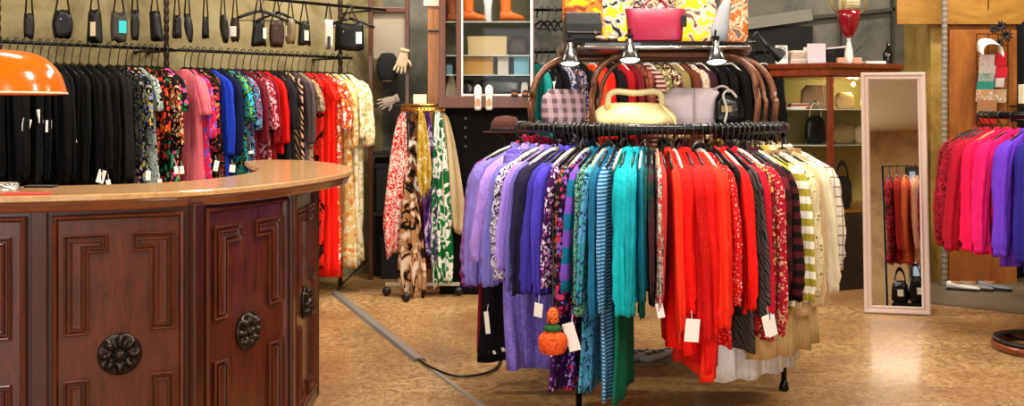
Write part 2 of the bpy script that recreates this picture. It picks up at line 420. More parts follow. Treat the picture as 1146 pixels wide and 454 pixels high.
def garment(name, cat, label, loc, rz, mat, L, SLn=0, w=.2, t=.03, flare=.1, Rr=None, group=None, kind='top', smat=None, tags=(), collar=False, lower=None, cuff=True, inner=True, neck=.05, fold=1.0, puff=1.0, drop=0):
    KSEED[0] += 1; sd = KSEED[0]
    jr = random.Random(sd); e = empty(name, loc, rot=(jr.uniform(-.035, .035), 0, rz + jr.uniform(-.05, .05)), label=label, cat=cat, group=group)
    if lower:
        # an underskirt or lower tier shown beneath the top: same piece of clothing
        body_mesh(lower[1], w * .9, t * .85, .15, sd + 9, Rr, top=-.16 - drop, kind='skirt').obj('lower_tier', lower[0], e, smooth=True)
    body_mesh(L, w, t, flare, sd, Rr, top=-.10 - drop, kind=kind, fold=fold, neck=neck, n=44).obj('body' if kind != 'skirt' else 'skirt_panel', mat, e, smooth=True)
    if kind == 'skirt':
        B().box((0, 0, -.113), (w * 1.72, .012, .035)).obj('waistband', mat, e, bevel=.003)
    if SLn:
        sm = smat or mat
        sleeve_mesh(1, SLn, w, t, sd + 3, cuff=cuff, Rr=Rr, puff=puff, top=-.10 - drop).obj('sleeve', sm, e, smooth=True)
        if inner: sleeve_mesh(-1, SLn, w, t * .8, sd + 5, cuff=cuff, Rr=Rr, puff=puff, top=-.10 - drop).obj('sleeve', sm, e, smooth=True)
    if collar:
        rg = []
        for z, s1, s2 in ((-.125, .062, .9), (-.105, .056, .8), (-.083, .045, .7), (-.082, .03, .4)):
            rg.append([(s1 * math.cos(2 * PI * k / 14), t * s2 * math.sin(2 * PI * k / 14), z - drop + .008 * math.cos(4 * PI * k / 14)) for k in range(14)])
        B().loft(rg).obj('collar', smat or mat, e, smooth=True)
    for (tx, ty, tz, tw, th, ta) in tags:
        tg = B().box((0, 0, -th / 2), (.0015, tw, th), rx=ta).tube([(0, 0, 0), (-.008, 0, .035)], .0012, 4)
        tg.obj('price_tag', TAGW, e, loc=(tx, ty, tz))
    return e
# ================================================================ BIG ROUND RACK
RC = Vector((.70, 5.2)); RR = .66; RZ = 1.31
def rack_base(C, label, z=RZ, rr=RR, legs=4, a0=0.0, name='round_clothes_rack'):
    e = empty(name, (C.x, C.y, 0), 0, label, 'clothes rack')
    B().tube(arc((0, 0, z), rr, 0, 2 * PI, 72, 'xy')[:-1], .023, 10, closed=True).obj('ring_rail', BLACKM, e, smooth=True)
    for k in range(legs):
        a = a0 + k * 2 * PI / legs; c, s = math.cos(a), math.sin(a)
        B().tube([(c * rr, s * rr, .03), (c * rr, s * rr, z)], .014, 10).lathe([(.022, .0), (.026, .01), (.02, .035), (.014, .05)], (c * rr, s * rr, 0), 12).obj('leg', BLACKM, e, smooth=True)
    sp = B()
    if legs:
        for k in range(legs):
            an = a0 + k * 2 * PI / legs; sp.tube([(0, 0, z - .03), (rr * math.cos(an), rr * math.sin(an), z - .03)], .009)
        sp.obj('spokes', BLACKM, e, smooth=True)
    else:
        for k in range(4):
            an = a0 + k * PI / 2; sp.tube([(0, 0, z - .03), (rr * math.cos(an), rr * math.sin(an), z - .03)], .009)
        sp.obj('spokes', BLACKM, e, smooth=True)
        B().lathe([(.30, 0), (.30, .012), (.06, .03), (.025, .05), (.022, z)], n=32).obj('pedestal', BLACKM, e, smooth=True, angle=40)
    return e
rk = rack_base(RC, 'big round black clothes rack in the middle, full of clothes sorted by colour', a0=-.12, legs=3)
B().lathe([(.0, 1.285), (.60, 1.285), (.61, 1.292), (.61, 1.308), (.60, 1.315), (0, 1.315)], n=64, cap=False).obj('top_disc', plain('black_gloss', '#0d0c0c', .2, coat=.4), rk, smooth=True, angle=40)
def solve(px, C, ro, lo, hi):
    f = lambda a: CX + F * (C.x + ro * math.cos(a)) / (C.y - ro * math.sin(a)) - px
    for _ in range(50):
        m = (lo + hi) / 2
        if f(m) > 0: lo = m
        else: hi = m
    return (lo + hi) / 2
CL = cloth
MAIN = [
 # px (or angle), name, category, label, material, hem y, sleeve bottom y, options
 ('a', 212, 'jacket', 'raspberry pink jacket hanging highest at the far left back of the round rack', CL('plain', '#d0124a'), 300, 285, {'dz': .045}),
 ('a', 204, 'shirt', 'crimson pink shirt at the far left end of the big round rack', CL('plain', '#c5123f'), 292, 285, {'dz': .03}),
 ('a', 196, 'shirt', 'bright cherry red shirt behind the lilac shirts on the round rack', CL('plain', '#d4141e'), 300, 300, {}),
 ('a', 187, 'blouse', 'plum and red plaid blouse at the left end of the round rack', CL('plaid', '#5b2f74', '#8d4a8e', '#c23a68', 1.2), 305, 318, {}),
 ('a', 181, 'dress', 'long dark burgundy dress whose hem shows left of the black one', CL('plain', '#7a0f22'), 392, 0, {'w': .2}),
 ('a', 176, 'shirt', 'lilac shirt with plaid lower sleeves, outermost on the left of the round rack', CL('plain', '#a99be0'), 300, 305, {'smat': CL('plaid', '#9a8ad6', '#7d68b4', '#8a3f7b', 1.3)}),
 ('a', 169, 'shirt', 'lavender denim shirt on the left curve of the round rack', CL('plain', '#8f80d8'), 312, 318, {}),
 ('a', 170.5, 'dress', 'black dress with small white print at its hem beneath lilac shirts', CL('plain', '#0d0b10'), 403, 0, {'w': .2, 'hemprint': 1}),
 ('a', 158, 'shirt', 'pale violet cardigan beside the lavender denim shirt', CL('plain', '#b592ea'), 300, 290, {}),
 (547, 'shirt', 'washed periwinkle shirt left of the white printed blouse', CL('plain', '#7d78d0'), 318, 318, {}),
 (554, 'blouse', 'white lace and black floral printed blouse among the lilac shirts', CL('print', '#ece8f4', '#1a1620', '#c9bdf0', 1.6), 322, 312, {}),
 (561, 'shirt', 'light orchid shirt right of the white printed blouse', CL('plain', '#a486e6'), 300, 300, {}),
 (569, 'shirt', 'grey violet shirt left of the navy cardigan', CL('plain', '#6a62b8'), 322, 322, {}),
 (576, 'cardigan', 'dark navy long cardigan left of the violet shirts', CL('plain', '#241f3d'), 332, 328, {}),
 ('a', 150.5, 'skirt', 'long mottled lavender skirt hanging low beneath the violet shirts', CL('print', '#7a66cf', '#9483e0', '#5f4cb8', 4), 414, 0, {'w': .2, 't2': .06}),
 (590, 'shirt', 'indigo shirt between navy cardigan and violet blue shirt', CL('plain', '#3d34a0'), 332, 326, {}),
 (598, 'shirt', 'plain violet blue shirt with long sleeves', CL('plain', '#4f40c4'), 330, 330, {}),
 (605, 'dress', 'purple dress with scattered white blossoms reaching nearly to the floor', CL('dots', '#3a1a55', '#e6d3f4', '#b05bd0', .8), 443, 0, {}),
 (612, 'blouse', 'plum blouse with small pink blossoms', CL('floral', '#43184e', '#d884d8', '#f0e3f8', 1.0), 335, 320, {}),
 (620, 'blouse', 'black blouse with orange and green flowers', CL('floral', '#17120f', '#c2552c', '#5c7d3f', .9), 352, 345, {}),
 (626, 'dress', 'dark floral dress with pink roses and red trim', CL('floral', '#1a1028', '#d22f68', '#8c6ad8', .8), 438, 350, {}),
 (637, 'shirt', 'teal and violet broad plaid shirt', CL('stripe', '#146f96', '#7a4fc0', None, .5), 330, 325, {}),
 (646, 'blouse', 'dark green and white leaf printed blouse', CL('print', '#0e3328', '#7fc4a8', '#16192a', 2.2), 360, 352, {'t2': .03}),
 (653, 'dress', 'long aqua and blue batik dress', CL('print', '#2a9d9c', '#5fa0d8', '#123b52', 1.5), 445, 340, {}),
 (662, 'shirt', 'steel blue shirt with gathered cuffs', CL('plain', '#1d6d93'), 345, 355, {}),
 (672, 'dress', 'blue dress with fine white stripes, the longest on the round rack', CL('stripe', '#1a5c98', '#8fc2e6', None, 4.5), 456, 350, {}),
 (681, 'dress', 'emerald green long dress just left of the gap under the rack', CL('plain', '#0b6a52'), 456, 0, {}),
 (690, 'shirt', 'bright turquoise blouse with frilled cuffs, left one of the turquoise pair', CL('plain', '#0fb4bd'), 340, 350, {'t2': .042}),
 (704, 'shirt', 'turquoise satin blouse, right one of the turquoise pair', CL('plain', '#14a3ae'), 325, 352, {'t2': .036}),
 (714, 'shirt', 'petrol blue shirt right of the turquoise pair', CL('plain', '#0b6784'), 325, 335, {}),
 (722, 'shirt', 'dark teal green shirt beside the petrol blue one', CL('plain', '#0b4a44'), 360, 355, {}),
 (730, 'shirt', 'dark green tartan shirt between teal and red clothes', CL('plaid', '#0e3a2e', '#123', '#5a1a22', 1.5) if False else CL('plaid', '#0e3a2e', '#152a3a', '#5a1a22', 1.5), 345, 330, {}),
 (739, 'blouse', 'coral and grey patterned blouse with a white edge', CL('print', '#b73a3e', '#c9c1b4', '#3d5a52', 1.2), 345, 340, {}),
 (747, 'cardigan', 'thin white edged red cardigan at the start of the red clothes', CL('plain', '#c5342c'), 355, 345, {}),
 (756, 'shirt', 'orange red blouse, leftmost of the bright red ones', CL('plain', '#f0341c'), 385, 370, {}),
 (768, 'dress', 'bright scarlet dress with full sleeves and a white price tag', CL('plain', '#f2170f'), 400, 350, {'t2': .05}),
 (783, 'shirt', 'scarlet silk blouse in the middle of the red clothes', CL('plain', '#c91410'), 385, 380, {'t2': .045}),
 (797, 'dress', 'long plain red dress with wide sleeves', CL('plain', '#e01812'), 418, 375, {'t2': .05}),
 (812, 'dress', 'pure red dress hanging lowest of all the red clothes', CL('plain', '#f2301a'), 428, 365, {'t2': .045}),
 (824, 'blouse', 'red blouse with tiny white speckles', CL('dots', '#d31414', '#f0b8a8', None, 1.6), 395, 340, {}),
 (833, 'vest', 'black long vest between two red shirts', CL('plain', '#181314'), 352, 0, {'w': .22}),
 (843, 'shirt', 'red shirt right of the black vest', CL('plain', '#ee1a12'), 352, 345, {}),
 (852, 'blouse', 'black and grey snake patterned blouse with white tag', CL('zebra', '#1e1c1c', '#6e6a62', '#3a3636', 1.2), 400, 355, {}),
 (861, 'shirt', 'crimson shirt beside the snake patterned blouse', CL('plain', '#c4142c'), 370, 362, {}),
 (870, 'blouse', 'dark red blouse with gold and green flowers', CL('floral', '#7a1420', '#d8a050', '#4a5a3a', 1.1), 375, 370, {}),
 (878, 'blouse', 'raspberry red blouse with a floral cuff', CL('floral', '#b81c38', '#e8b890', '#a01020', 1.5), 382, 375, {}),
 (885, 'shirt', 'brown and wine plaid flannel shirt', CL('plaid', '#3a1418', '#6e1e26', '#20120e', .7), 345, 330, {}),
 (893, 'shirt', 'dark maroon shirt with black horizontal stripes', CL('stripe', '#4a151c', '#150d0c', None, 1.3), 342, 335, {}),
 (900, 'top', 'mustard yellow sleeveless top', CL('plain', '#b8a82c'), 330, 0, {'w': .21}),
 (908, 'shirt', 'white shirt with broad yellow green stripes', CL('stripe', '#efe9d4', '#a89a34', None, 1.1), 350, 335, {}),
 (917, 'shirt', 'cream shirt with dark dotted stripes beside the yellow striped one', CL('dots', '#d6c898', '#4a4436', '#e9dfc0', 1.2), 345, 330, {}),
 (925, 'shirt', 'beige gold plain blouse near the right end of the round rack', CL('plain', '#cdb083'), 352, 340, {}),
 (933, 'shirt', 'pale ivory shirt near the right end of the round rack', CL('plain', '#d9cdab'), 330, 325, {}),
 ('a', 27, 'shirt', 'white shirt with thin diagonal check lines, last on the right of the round rack', CL('check', '#ded4c2', '#8a7458', None, 1.6), 335, 300, {}),
]
for ad, nm, lab, c, hy in ((222, 'shirt', 'steel grey shirt on the back of the big round rack, left side', '#4a5058', .5), (230, 'shirt', 'dark plum shirt on the back of the big round rack', '#3a1836', .45), (239, 'dress', 'black plain dress on the back of the big round rack', '#0b0b0c', .35), (248, 'shirt', 'navy blue shirt on the back of the big round rack', '#141a44', .5), (257, 'dress', 'bottle green dress on the back of the big round rack', '#0c3020', .4), (266, 'shirt', 'brown shirt on the back of the big round rack', '#4a2a18', .5),
        (275, 'dress', 'rust coloured dress on the back of the big round rack', '#8a3a1a', .4), (284, 'shirt', 'dark teal shirt on the back of the big round rack', '#0c4448', .5), (293, 'shirt', 'burgundy shirt on the back of the big round rack', '#4a0e1a', .5), (302, 'dress', 'charcoal dress on the back of the big round rack', '#1c1c20', .35), (311, 'shirt', 'mustard shirt on the back of the big round rack', '#a07a1c', .5), (320, 'shirt', 'grey checked shirt on the back of the big round rack', '#6a6a68', .5), (330, 'shirt', 'taupe shirt on the back of the big round rack, right side', '#7a6a58', .5), (342, 'shirt', 'oatmeal shirt on the back of the big round rack near the glass case', '#c0b090', .5), (353, 'shirt', 'pale sand shirt behind the white checked shirt', '#cabb98', .5)):
    MAIN.append(('a', ad, nm, lab, CL('plain', c), -hy, -.52, {'t2': .05}))  # garments added to close the ring and shade the floor under the rack
rows = []
for it in MAIN:
    if it[0] == 'a': rows.append((math.radians(it[1]),) + it[2:])
    else: rows.append((solve(it[0], RC, .93, .05, PI - .05),) + it[1:])
rows.sort(key=lambda r: -r[0])
TAGS = {'mottled lavender': (359, .045, .1, .2), 'purple dress with': (345, .045, .06, -.1), 'leaf printed': (375, .055, .12, .35), 'bright scarlet': (367, .06, .095, -.1), 'snake': (362, .05, .09, .25), 'coral and grey': (345, .03, .06, .2)}
for i, (a, name, lab, m, hy, sy, op) in enumerate(rows):
    dx, dy = math.cos(a), -math.sin(a)
    gaps = [abs(rows[j][0] - a) for j in (i - 1, i + 1) if 0 <= j < len(rows)]
    t = op.get('t2', max(.017, min(.055, .5 * .9 * sum(gaps) / len(gaps) * 1.02)))
    Y = RC.y + .9 * dy
    top = RZ - .10; L = top - (Z(hy, Y) if hy > 0 else -hy); SLn = (top - .085 - (Z(sy, RC.y + .93 * dy) if sy > 0 else -sy)) if sy else 0
    tg = []
    for k, (ty, tw, th, ta) in TAGS.items():
        if k in lab: tg.append((.285, 0, Z(ty, Y) - RZ + th / 2, tw, th, ta))
    kind = 'skirt' if name == 'skirt' else 'top'
    g = garment(name, name, lab + ' ' if False else lab, (RC.x + dx * RR, RC.y + dy * RR, RZ + op.get('dz', 0)), math.atan2(dy, dx), m, L, SLn,
                w=op.get('w', .195), t=t, flare=.12 if name in ('dress', 'skirt') else .05, Rr=RR, group=None, kind=kind, smat=op.get('smat'), tags=tg,
                collar=name in ('shirt',), lower=op.get('lower'), fold=1.0)
    if op.get('hemprint'):
        hb = B()
        for q in range(14): hb.box((op['w'] * R.uniform(-.6, 1.0), 0, -.1 - L + .03 + .05 * R.random()), (.012, t * 1.5, .016), ry=R.random())
        hb.obj('white_hem_print', WHITE, g)
    hk = 'clear' if i % 3 == 2 else 'black'
    if 'coral and grey' in lab or 'ivory' in lab: hk = 'wood'
    hanger((RC.x + dx * RR, RC.y + dy * RR, RZ), math.atan2(dy, dx), hk, 'hangers on the big round rack',
           {'black': 'black plastic hanger with a metal hook on the big round rack', 'clear': 'pale plastic hanger with a metal hook on the big round rack', 'wood': 'wooden hanger with a metal hook on the big round rack'}[hk], half=.18)
# pale skirts low under the right part
for (ad, rad, lab, m, hz_, tz, w_) in ((50, .62, 'long white petticoat skirt with pleats, lowest at the right of the round rack', CL('plain', '#cfd2d8', rough=.9), .205, .62, .30),
                              (36, .62, 'white lace hem skirt near the right rack leg', CL('plain', '#dfe0e2', rough=.9), .21, .62, .26),
                              (41, .72, 'sheer beige skirt above the white petticoats', CL('plain', '#b89a66', rough=.8), .31, .62, .30)):
    a = math.radians(ad); x, y = RC.x + rad * math.cos(a), RC.y - rad * math.sin(a)
    e = empty('skirt', (x, y, RZ), math.atan2(-math.cos(a), -math.sin(a)) , lab, 'skirt')
    n = 48; rg = []
    for q in range(12):
        s = q / 11; z = (-.12) * (1 - s) + (hz_ - RZ) * s; W = w_ * (.55 + .45 * s); T = .05 + .06 * s
        rg.append([(W * math.cos(2 * PI * k / n), T * math.sin(2 * PI * k / n) + .012 * s * math.sin(k * 2 * PI / n * 12), z + .01 * math.sin(k * 1.3) * s) for k in range(n)])
    B().loft(rg).obj('skirt_panel', m, e, smooth=True)
    B().box((0, 0, -.11), (w_ * 1.1, .03, .03)).obj('waistband', m, e)
    hanger((x, y, RZ), e.rotation_euler.z, 'black', 'hangers on the big round rack', 'black plastic hanger with a metal hook on the big round rack', half=.14)
# pumpkin coloured cloth bag hanging among the floral dresses
a = solve(620, RC, .98, .05, PI - .05); bx, by = RC.x + .99 * math.cos(a), RC.y - .99 * math.sin(a)
zb = Z(378, by)
e = empty('cloth_bag', (bx, by, zb - .07), 0, 'orange pumpkin shaped cloth bag with green top hanging in front of floral dresses', 'bag')
n = 24
B().loft([[(r_ * math.cos(2 * PI * k / n) * (1 + .06 * math.cos(6 * 2 * PI * k / n)), .8 * r_ * math.sin(2 * PI * k / n), z) for k in range(n)] for r_, z in ((.02, 0), (.045, .006), (.058, .03), (.06, .06), (.052, .085), (.03, .1), (.02, .105))]).obj('pouch', cloth('print', '#d8501c', '#e2642a', '#c24418', .8), e, smooth=True)
B().lathe([(.03, .098), (.042, .108), (.03, .125), (.018, .13)], n=16, sy=.8).obj('green_flap', cloth('plain', '#2c5a2c'), e, smooth=True)
B().lathe([(.012, .13), (.028, .14), (.024, .18), (.01, .2)], n=14, sy=.8).obj('knotted_top', cloth('print', '#d24a1c', '#e87a3a', '#7a2210', 2), e, smooth=True)
B().tube([(0, 0, .195), (.004, .05, .45), (0, .1, .62)], .003, 6).obj('strap', BLACK, e)
# power strips and coiled leads on the floor under the rack
GRY = plain('grey_strip_plastic', '#b5b1a8', .5)
for (x, y, px, rz, lab) in ((708, 403, 0, .8, 'grey power strip on the floor under the rack, left of the pair'), (738, 400, 0, .8, 'pale grey power strip on the floor under the rack, right of the pair')):
    p = fp(x, y)
    e = empty('power_strip', (p.x, p.y, .001), rz, lab, 'power strip')
    B().box((0, 0, .018), (.30, .06, .036)).obj('body', GRY, e, bevel=.006)
    for k in range(4): B().lathe([(.019, .036), (.019, .039), (.015, .039), (.015, .0365)], (-.10 + .06 * k, 0, 0), 14).obj('socket', plain('socket_dark', '#3c3b39', .5), e)
    B().box((.13, 0, .038), (.012, .02, .008)).obj('switch', plain('switch_red', '#8a2a20', .4), e)
pts = []
for k in range(60):
    q = k / 59; an = q * 2 * PI * 2.6; rr_ = .12 + .06 * q; c = fp(715, 402); pts.append((c.x + rr_ * 1.3 * math.cos(an), c.y + rr_ * math.sin(an), .008 + .005 * (k % 3) / 3 + .006 * q))
tag(B().tube(pts, .005, 6).obj('cable', plain('grey_lead', '#6f6c66', .5), smooth=True), 'grey lead coiled on the floor beside the power strips', 'cable')

# ================================================================ RIGHT ROUND RACK
RC2 = Vector((3.74, 6.6)); 
rack_base(RC2, 'round black clothes rack at the right edge, cut off by the photo frame', z=1.36, a0=.3, legs=0)
RIGHT = [
 (202, 'shirt', 'brick red shirt on the back of the right rack', CL('plain', '#a82a26'), .5, .5),
 (195, 'blouse', 'dark red blouse with black blotches nearest the mirror', CL('print', '#8a1c22', '#1a0c0e', '#a8242c', 1.2), .5, .5),
 (187, 'shirt', 'dark crimson patterned shirt at the left end of the right rack', CL('print', '#7a1020', '#b81c34', '#3a0810', 1.4), .55, .55),
 (179, 'shirt', 'crimson red shirt left of the hot pink coat', CL('plain', '#b3122e'), .5, .5),
 (170, 'coat', 'hot pink coat on a wooden hanger, widest on the right rack', CL('plain', '#ee1450'), .5, .52),
 (161, 'shirt', 'magenta pink shirt right of the hot pink coat', CL('plain', '#e01a6a'), .5, .52),
 (152, 'shirt', 'violet shirt between the pink and blue clothes', CL('plain', '#6a38c8'), .46, .52),
 (144, 'coat', 'deep indigo blue coat on the right rack', CL('plain', '#2c2488'), .42, .5),
 (136, 'shirt', 'dark blue blouse beside the indigo coat', CL('plain', '#1f2a74'), .45, .5),
 (128, 'blouse', 'light lilac blouse on the right rack', CL('plain', '#9a78cc'), .4, .5),
 (121, 'blouse', 'pale mint and white striped blouse', CL('stripe', '#c8dcd0', '#3f8a70', None, 2.5), .4, .5),
 (114, 'blouse', 'green blouse with teal swirls on the right rack', CL('print', '#2a9a72', '#0e5a48', '#7ac4a0', 1.5), .42, .5),
 (106, 'blouse', 'black blouse with tan flowers on the right rack', CL('floral', '#120f0d', '#c09a6a', '#7a5a3a', .8), .45, .55),
 (98, 'shirt', 'emerald green shirt near the photo edge', CL('plain', '#0f6a44'), .42, .48),
 (90, 'blouse', 'green and blue tropical blouse at the photo edge', CL('print', '#14784e', '#1a4a8a', '#0a2a1e', 1.1), .42, .48),
 (82, 'shirt', 'dark bottle green shirt cut by the photo edge', CL('plain', '#0b3a26'), .42, .48),
]
for i, (ad, name, lab, m, hz_, sz_) in enumerate(RIGHT):
    a = math.radians(ad); dx, dy = math.cos(a), -math.sin(a); z0 = 1.36
    L = z0 - .1 - hz_; SLn = z0 - .185 - sz_
    garment(name, name, lab, (RC2.x + dx * RR, RC2.y + dy * RR, z0), math.atan2(dy, dx), m, L, SLn, w=.2, t=.06, flare=.06, Rr=RR, collar=name != 'blouse')
    hk = 'wood' if 'wooden' in lab else 'black'
    hanger((RC2.x + dx * RR, RC2.y + dy * RR, z0), math.atan2(dy, dx), hk, 'hangers on the right hand rack',
           'black plastic hanger with a metal hook on the right hand rack' if hk == 'black' else 'wooden hanger under the hot pink coat', half=.18)
# things on the floor beneath the right rack
BAGL = leather('bag_black_gloss', '#0c0b0c', .15)
def lump_bag(loc, sx, sy, sz, mat, label, rz=0, handle=True, name='handbag', hmat=None, group=None, hh=.12, soft=1.0):
    e = empty(name, loc, rz, label, 'bag', group); rg = []; n = 32
    for q in range(13):
        s = q / 12; k = (1 - abs(2 * s - 1) ** 5) ** .5 if soft else 1; k = max(k, .72)
        k *= 1 - .18 * soft * s
        rg.append([(sx / 2 * k * math.copysign(abs(math.cos(2 * PI * j / n)) ** .45, math.cos(2 * PI * j / n)), sy / 2 * k * (1 - .35 * s) * math.copysign(abs(math.sin(2 * PI * j / n)) ** .6, math.sin(2 * PI * j / n)), sz * s + .008 * soft * math.sin(j * .8 + s * 3) * s) for j in range(n)])
    B().loft(rg).obj('body', mat, e, smooth=True)
    if handle:
        B().tube(arc((0, -.01, sz * .96), sx * .28, 0, PI, 12), .007 if sx > .15 else .004, 6).xform(Matrix.Translation((0, 0, sz * .96)) @ Matrix.Diagonal((1, 1, hh / (sx * .28), 1)) @ Matrix.Translation((0, 0, -sz * .96))).obj('handle', hmat or mat, e, smooth=True)
    return e
def shoe(loc, rz, L, mat, label, group=None, sole='#2a1c14', rot=None, inn='#b98a5a', name='shoe'):
    e = empty(name, loc, rz, label, 'shoe', group, rot=rot)
    prof = [(-.5, .30, .22), (-.42, .38, .25), (-.2, .33, .2), (.0, .36, .14), (.2, .44, .13), (.38, .38, .10), (.47, .2, .07), (.5, .06, .04)]
    n = 16; rg = []
    for x, w_, h_ in prof:
        rg.append([(x * L, .36 * w_ * L * math.cos(2 * PI * k / n), .035 * L + max(-.02 * L, h_ * L * (.5 + .5 * math.sin(2 * PI * k / n)))) for k in range(n)])
    B().loft(rg).obj('upper', mat, e, smooth=True)
    B().prism([(x * L, s * .38 * w_ * L) for s in (1,) for x, w_, h_ in prof] + [(x * L, -.38 * w_ * L) for x, w_, h_ in prof[::-1]], 0, .04 * L).box((-.4 * L, 0, -.0), (.16 * L, .18 * L, .06 * L)).obj('sole', plain('shoe_sole' + sole, sole, .5), e)
    rg = [[(-.22 * L + .2 * L * math.cos(2 * PI * k / n), .095 * L * math.sin(2 * PI * k / n), (z + .0) * L) for k in range(n)] for z in (.2, .265)]
    B().loft(rg).obj('insole', plain('shoe_lining' + inn, inn, .7), e)
    return e
# small rail opposite the mirror, just right of the photo frame: its clothes and bags appear in the mirror
e = empty('clothes_rail', (2.80, 4.50, 0), 0, 'short black floor rail in front of the mirror, seen only as a reflection', 'clothes rail')
B().tube([(-.42, 0, 0), (-.42, 0, 1.50), (.42, 0, 1.50), (.42, 0, 0)], .012, 8).obj('frame', BLACKM, e)
for sx_ in (-.42, .42): B().box((sx_, 0, .012), (.04, .4, .024)).obj('foot', BLACKM, e, bevel=.003)
for x, nm, lab, m in ((-.36, 'blouse', 'dark red blouse with black blotches, leftmost in the mirror', CL('print', '#9a1a24', '#1a0c0e', '#b8242c', .6)), (-.29, 'shirt', 'brick red shirt reflected in the mirror', CL('plain', '#a8241c')), (-.21, 'blouse', 'coral orange blouse reflected in the mirror', CL('plain', '#e0683e')),
                      (-.13, 'blouse', 'salmon pink blouse reflected in the mirror', CL('plain', '#e0a080')), (-.05, 'shirt', 'light beige shirt reflected in the mirror', CL('plain', '#dcc8ac')), (.03, 'shirt', 'grey beige shirt reflected in the mirror', CL('plain', '#a89a8a')), (.11, 'shirt', 'slate grey shirt reflected in the mirror', CL('plain', '#66747a')), (.20, 'shirt', 'mint grey shirt reflected in the mirror', CL('plain', '#9aa8a0')), (.30, 'shirt', 'black shirt on the short rail before the mirror', CL('plain', '#1b1a1c'))):
    garment(nm, nm, lab, (2.80 + x, 4.50, 1.50), PI / 2, m, .80, .62, w=.2, t=.036)
    hanger((2.80 + x, 4.50, 1.50), PI / 2, 'black', 'hangers on the short rail before the mirror', 'black hanger on the short rail before the mirror', half=.18)
e = empty('low_bench', (2.80, 4.50, 0), 0, 'low black bench under the short rail before the mirror', 'bench')
B().box((0, 0, .21), (.74, .34, .03)).obj('seat', BLACKM, e, bevel=.004)
for x in (-.33, .33):
    for y in (-.14, .14): B().box((x, y, .0975), (.03, .03, .195)).obj('leg', BLACKM, e)
for i, (x, y, sx, sz, w_, lab) in enumerate(((2.50, 4.56, .16, .20, .2, 'small glossy black handbag on the low bench, leftmost in the mirror'), (2.64, 4.58, .14, .24, -.2, 'tall glossy black handbag on the low bench'), (2.80, 4.55, .17, .19, .3, 'wide glossy black handbag on the low bench'), (2.98, 4.57, .16, .22, 0, 'last glossy black handbag on the right of the low bench'))):
    g = lump_bag((x, y, .226), sx, .11, sz, BAGL, lab, rz=w_)
    B().box((.02, .062, sz * .45), (.05, .004, .06)).obj('white_card', WHITE, g)
for i, (px, c, lab) in enumerate(((1078, '#e8e4dc', 'white shoe on the floor under the indigo coat'), (1093, '#8a8680', 'grey shoe on the floor beside the white one'), (1114, '#77808a', 'blue grey shoe on the floor under the lilac blouse'))):
    shoe((X(px, 7.9), 7.9, .009), -.4 - PI / 2 * 0, .24, leather('shoe_' + c, c, .4), lab)
# hat stand behind the left end of the big rack
e = empty('hat_stand', (X(566, 7.0), 7.0, 0), 0, 'thin black hat stand in front of the black lower cabinet', 'stand')
B().lathe([(.12, 0), (.12, .012), (.015, .03), (.01, .05), (.01, 1.2), (.04, 1.22), (.04, 1.235)], n=20).obj('pole', BLACKM, e, smooth=True)
e = empty('felt_hat', (X(566, 7.0), 7.0, 1.236), 0, 'reddish brown felt hat on the thin black stand, left of the round rack', 'hat')
B().lathe([(.10, 0), (.105, .02), (.1, .07), (.07, .11), (.01, .12)], n=28).obj('crown', plain('brown_felt', '#4a2018', .9, bump=.3), e, smooth=True)
B().lathe([(.09, .0), (.15, .004), (.155, .012), (.1, .012)], n=28).obj('brim', plain('brown_felt', '#4a2018', .9, bump=.3), e, smooth=True)
B().lathe([(.104, .012), (.107, .018), (.107, .035), (.104, .04)], n=28).obj('ribbon', plain('hat_ribbon', '#1a0e0a', .7), e, smooth=True)

# ================================================================ LEFT WALL RAILS
LR0 = Vector((-1.25, 8.07)); LZ = 1.80; LA = math.atan2(-RN.y, -RN.x)   # garments' outer edge points into the room
def s_at(px):  # rail parameter whose garments' room-side edge projects to px
    k = (px - CX) / F; c = LR0 - RN * .22
    return (k * c.y - c.x) / (RD.x - k * RD.y)
def rail(name, s0, s1, z, label, r=.011):
    p, q = LR0 + RD * s0, LR0 + RD * s1
    e = empty(name, (p.x, p.y, z), 0, label, 'clothes rail')
    v = q - p
    B().tube([(0, 0, 0), (v.x, v.y, 0)], r, 10).obj('rod', BLACKM, e, smooth=True)
    for f_ in (.02, .98):
        b_ = v * f_; w_ = b_ + RN * .44
        B().tube([(b_.x, b_.y, 0), (w_.x, w_.y, 0)], .008, 8).lathe([(.02, -.006), (.02, .006)], (w_.x, w_.y, 0), 12).obj('wall_bracket', BLACKM, e, smooth=True)
    return e
sA0, sA1, sB0, sB1 = s_at(-12), s_at(216) - .02, s_at(222) - .02, s_at(412) + .02
rail('clothes_rail', sA0, sA1, LZ, 'left wall clothes rail holding black garments')
rail('clothes_rail', sB0, sB1, LZ, 'wall clothes rail holding coloured garments behind the counter end')
rail('bag_rail', sA0, sB1 + .35, 2.20, 'upper wall rail from which purses and bags hang', r=.012)
for sx_, lab in ((s_at(26), 'beaded dark upright post at the left of the wall rails'), (s_at(218), 'beaded dark upright post between the two wall rails'), (s_at(414), 'beaded dark upright post at the right end of the wall rails')):
    p = LR0 + RD * sx_ + RN * .14
    pr = []
    for k in range(58):
        z = k * .06; pr += [(.014, z), (.02, z + .02), (.02, z + .04)]
    tag(B().lathe(pr, n=10).obj('upright_post', plain('dark_bead', '#3a2b1e', .4, .3), loc=(p.x, p.y, 0), smooth=True), lab, 'post')
BLK = [CL('plain', c) for c in ('#050506', '#0a0a0a', '#07070a', '#0d0c0b')]
LEFT = []
for i, px in enumerate(range(0, 116, 9)):
    LEFT.append((px, ['coat', 'dress', 'jacket'][i % 3], None, BLK[i % 4], 225, [200, 0, 205][i % 3], .26))
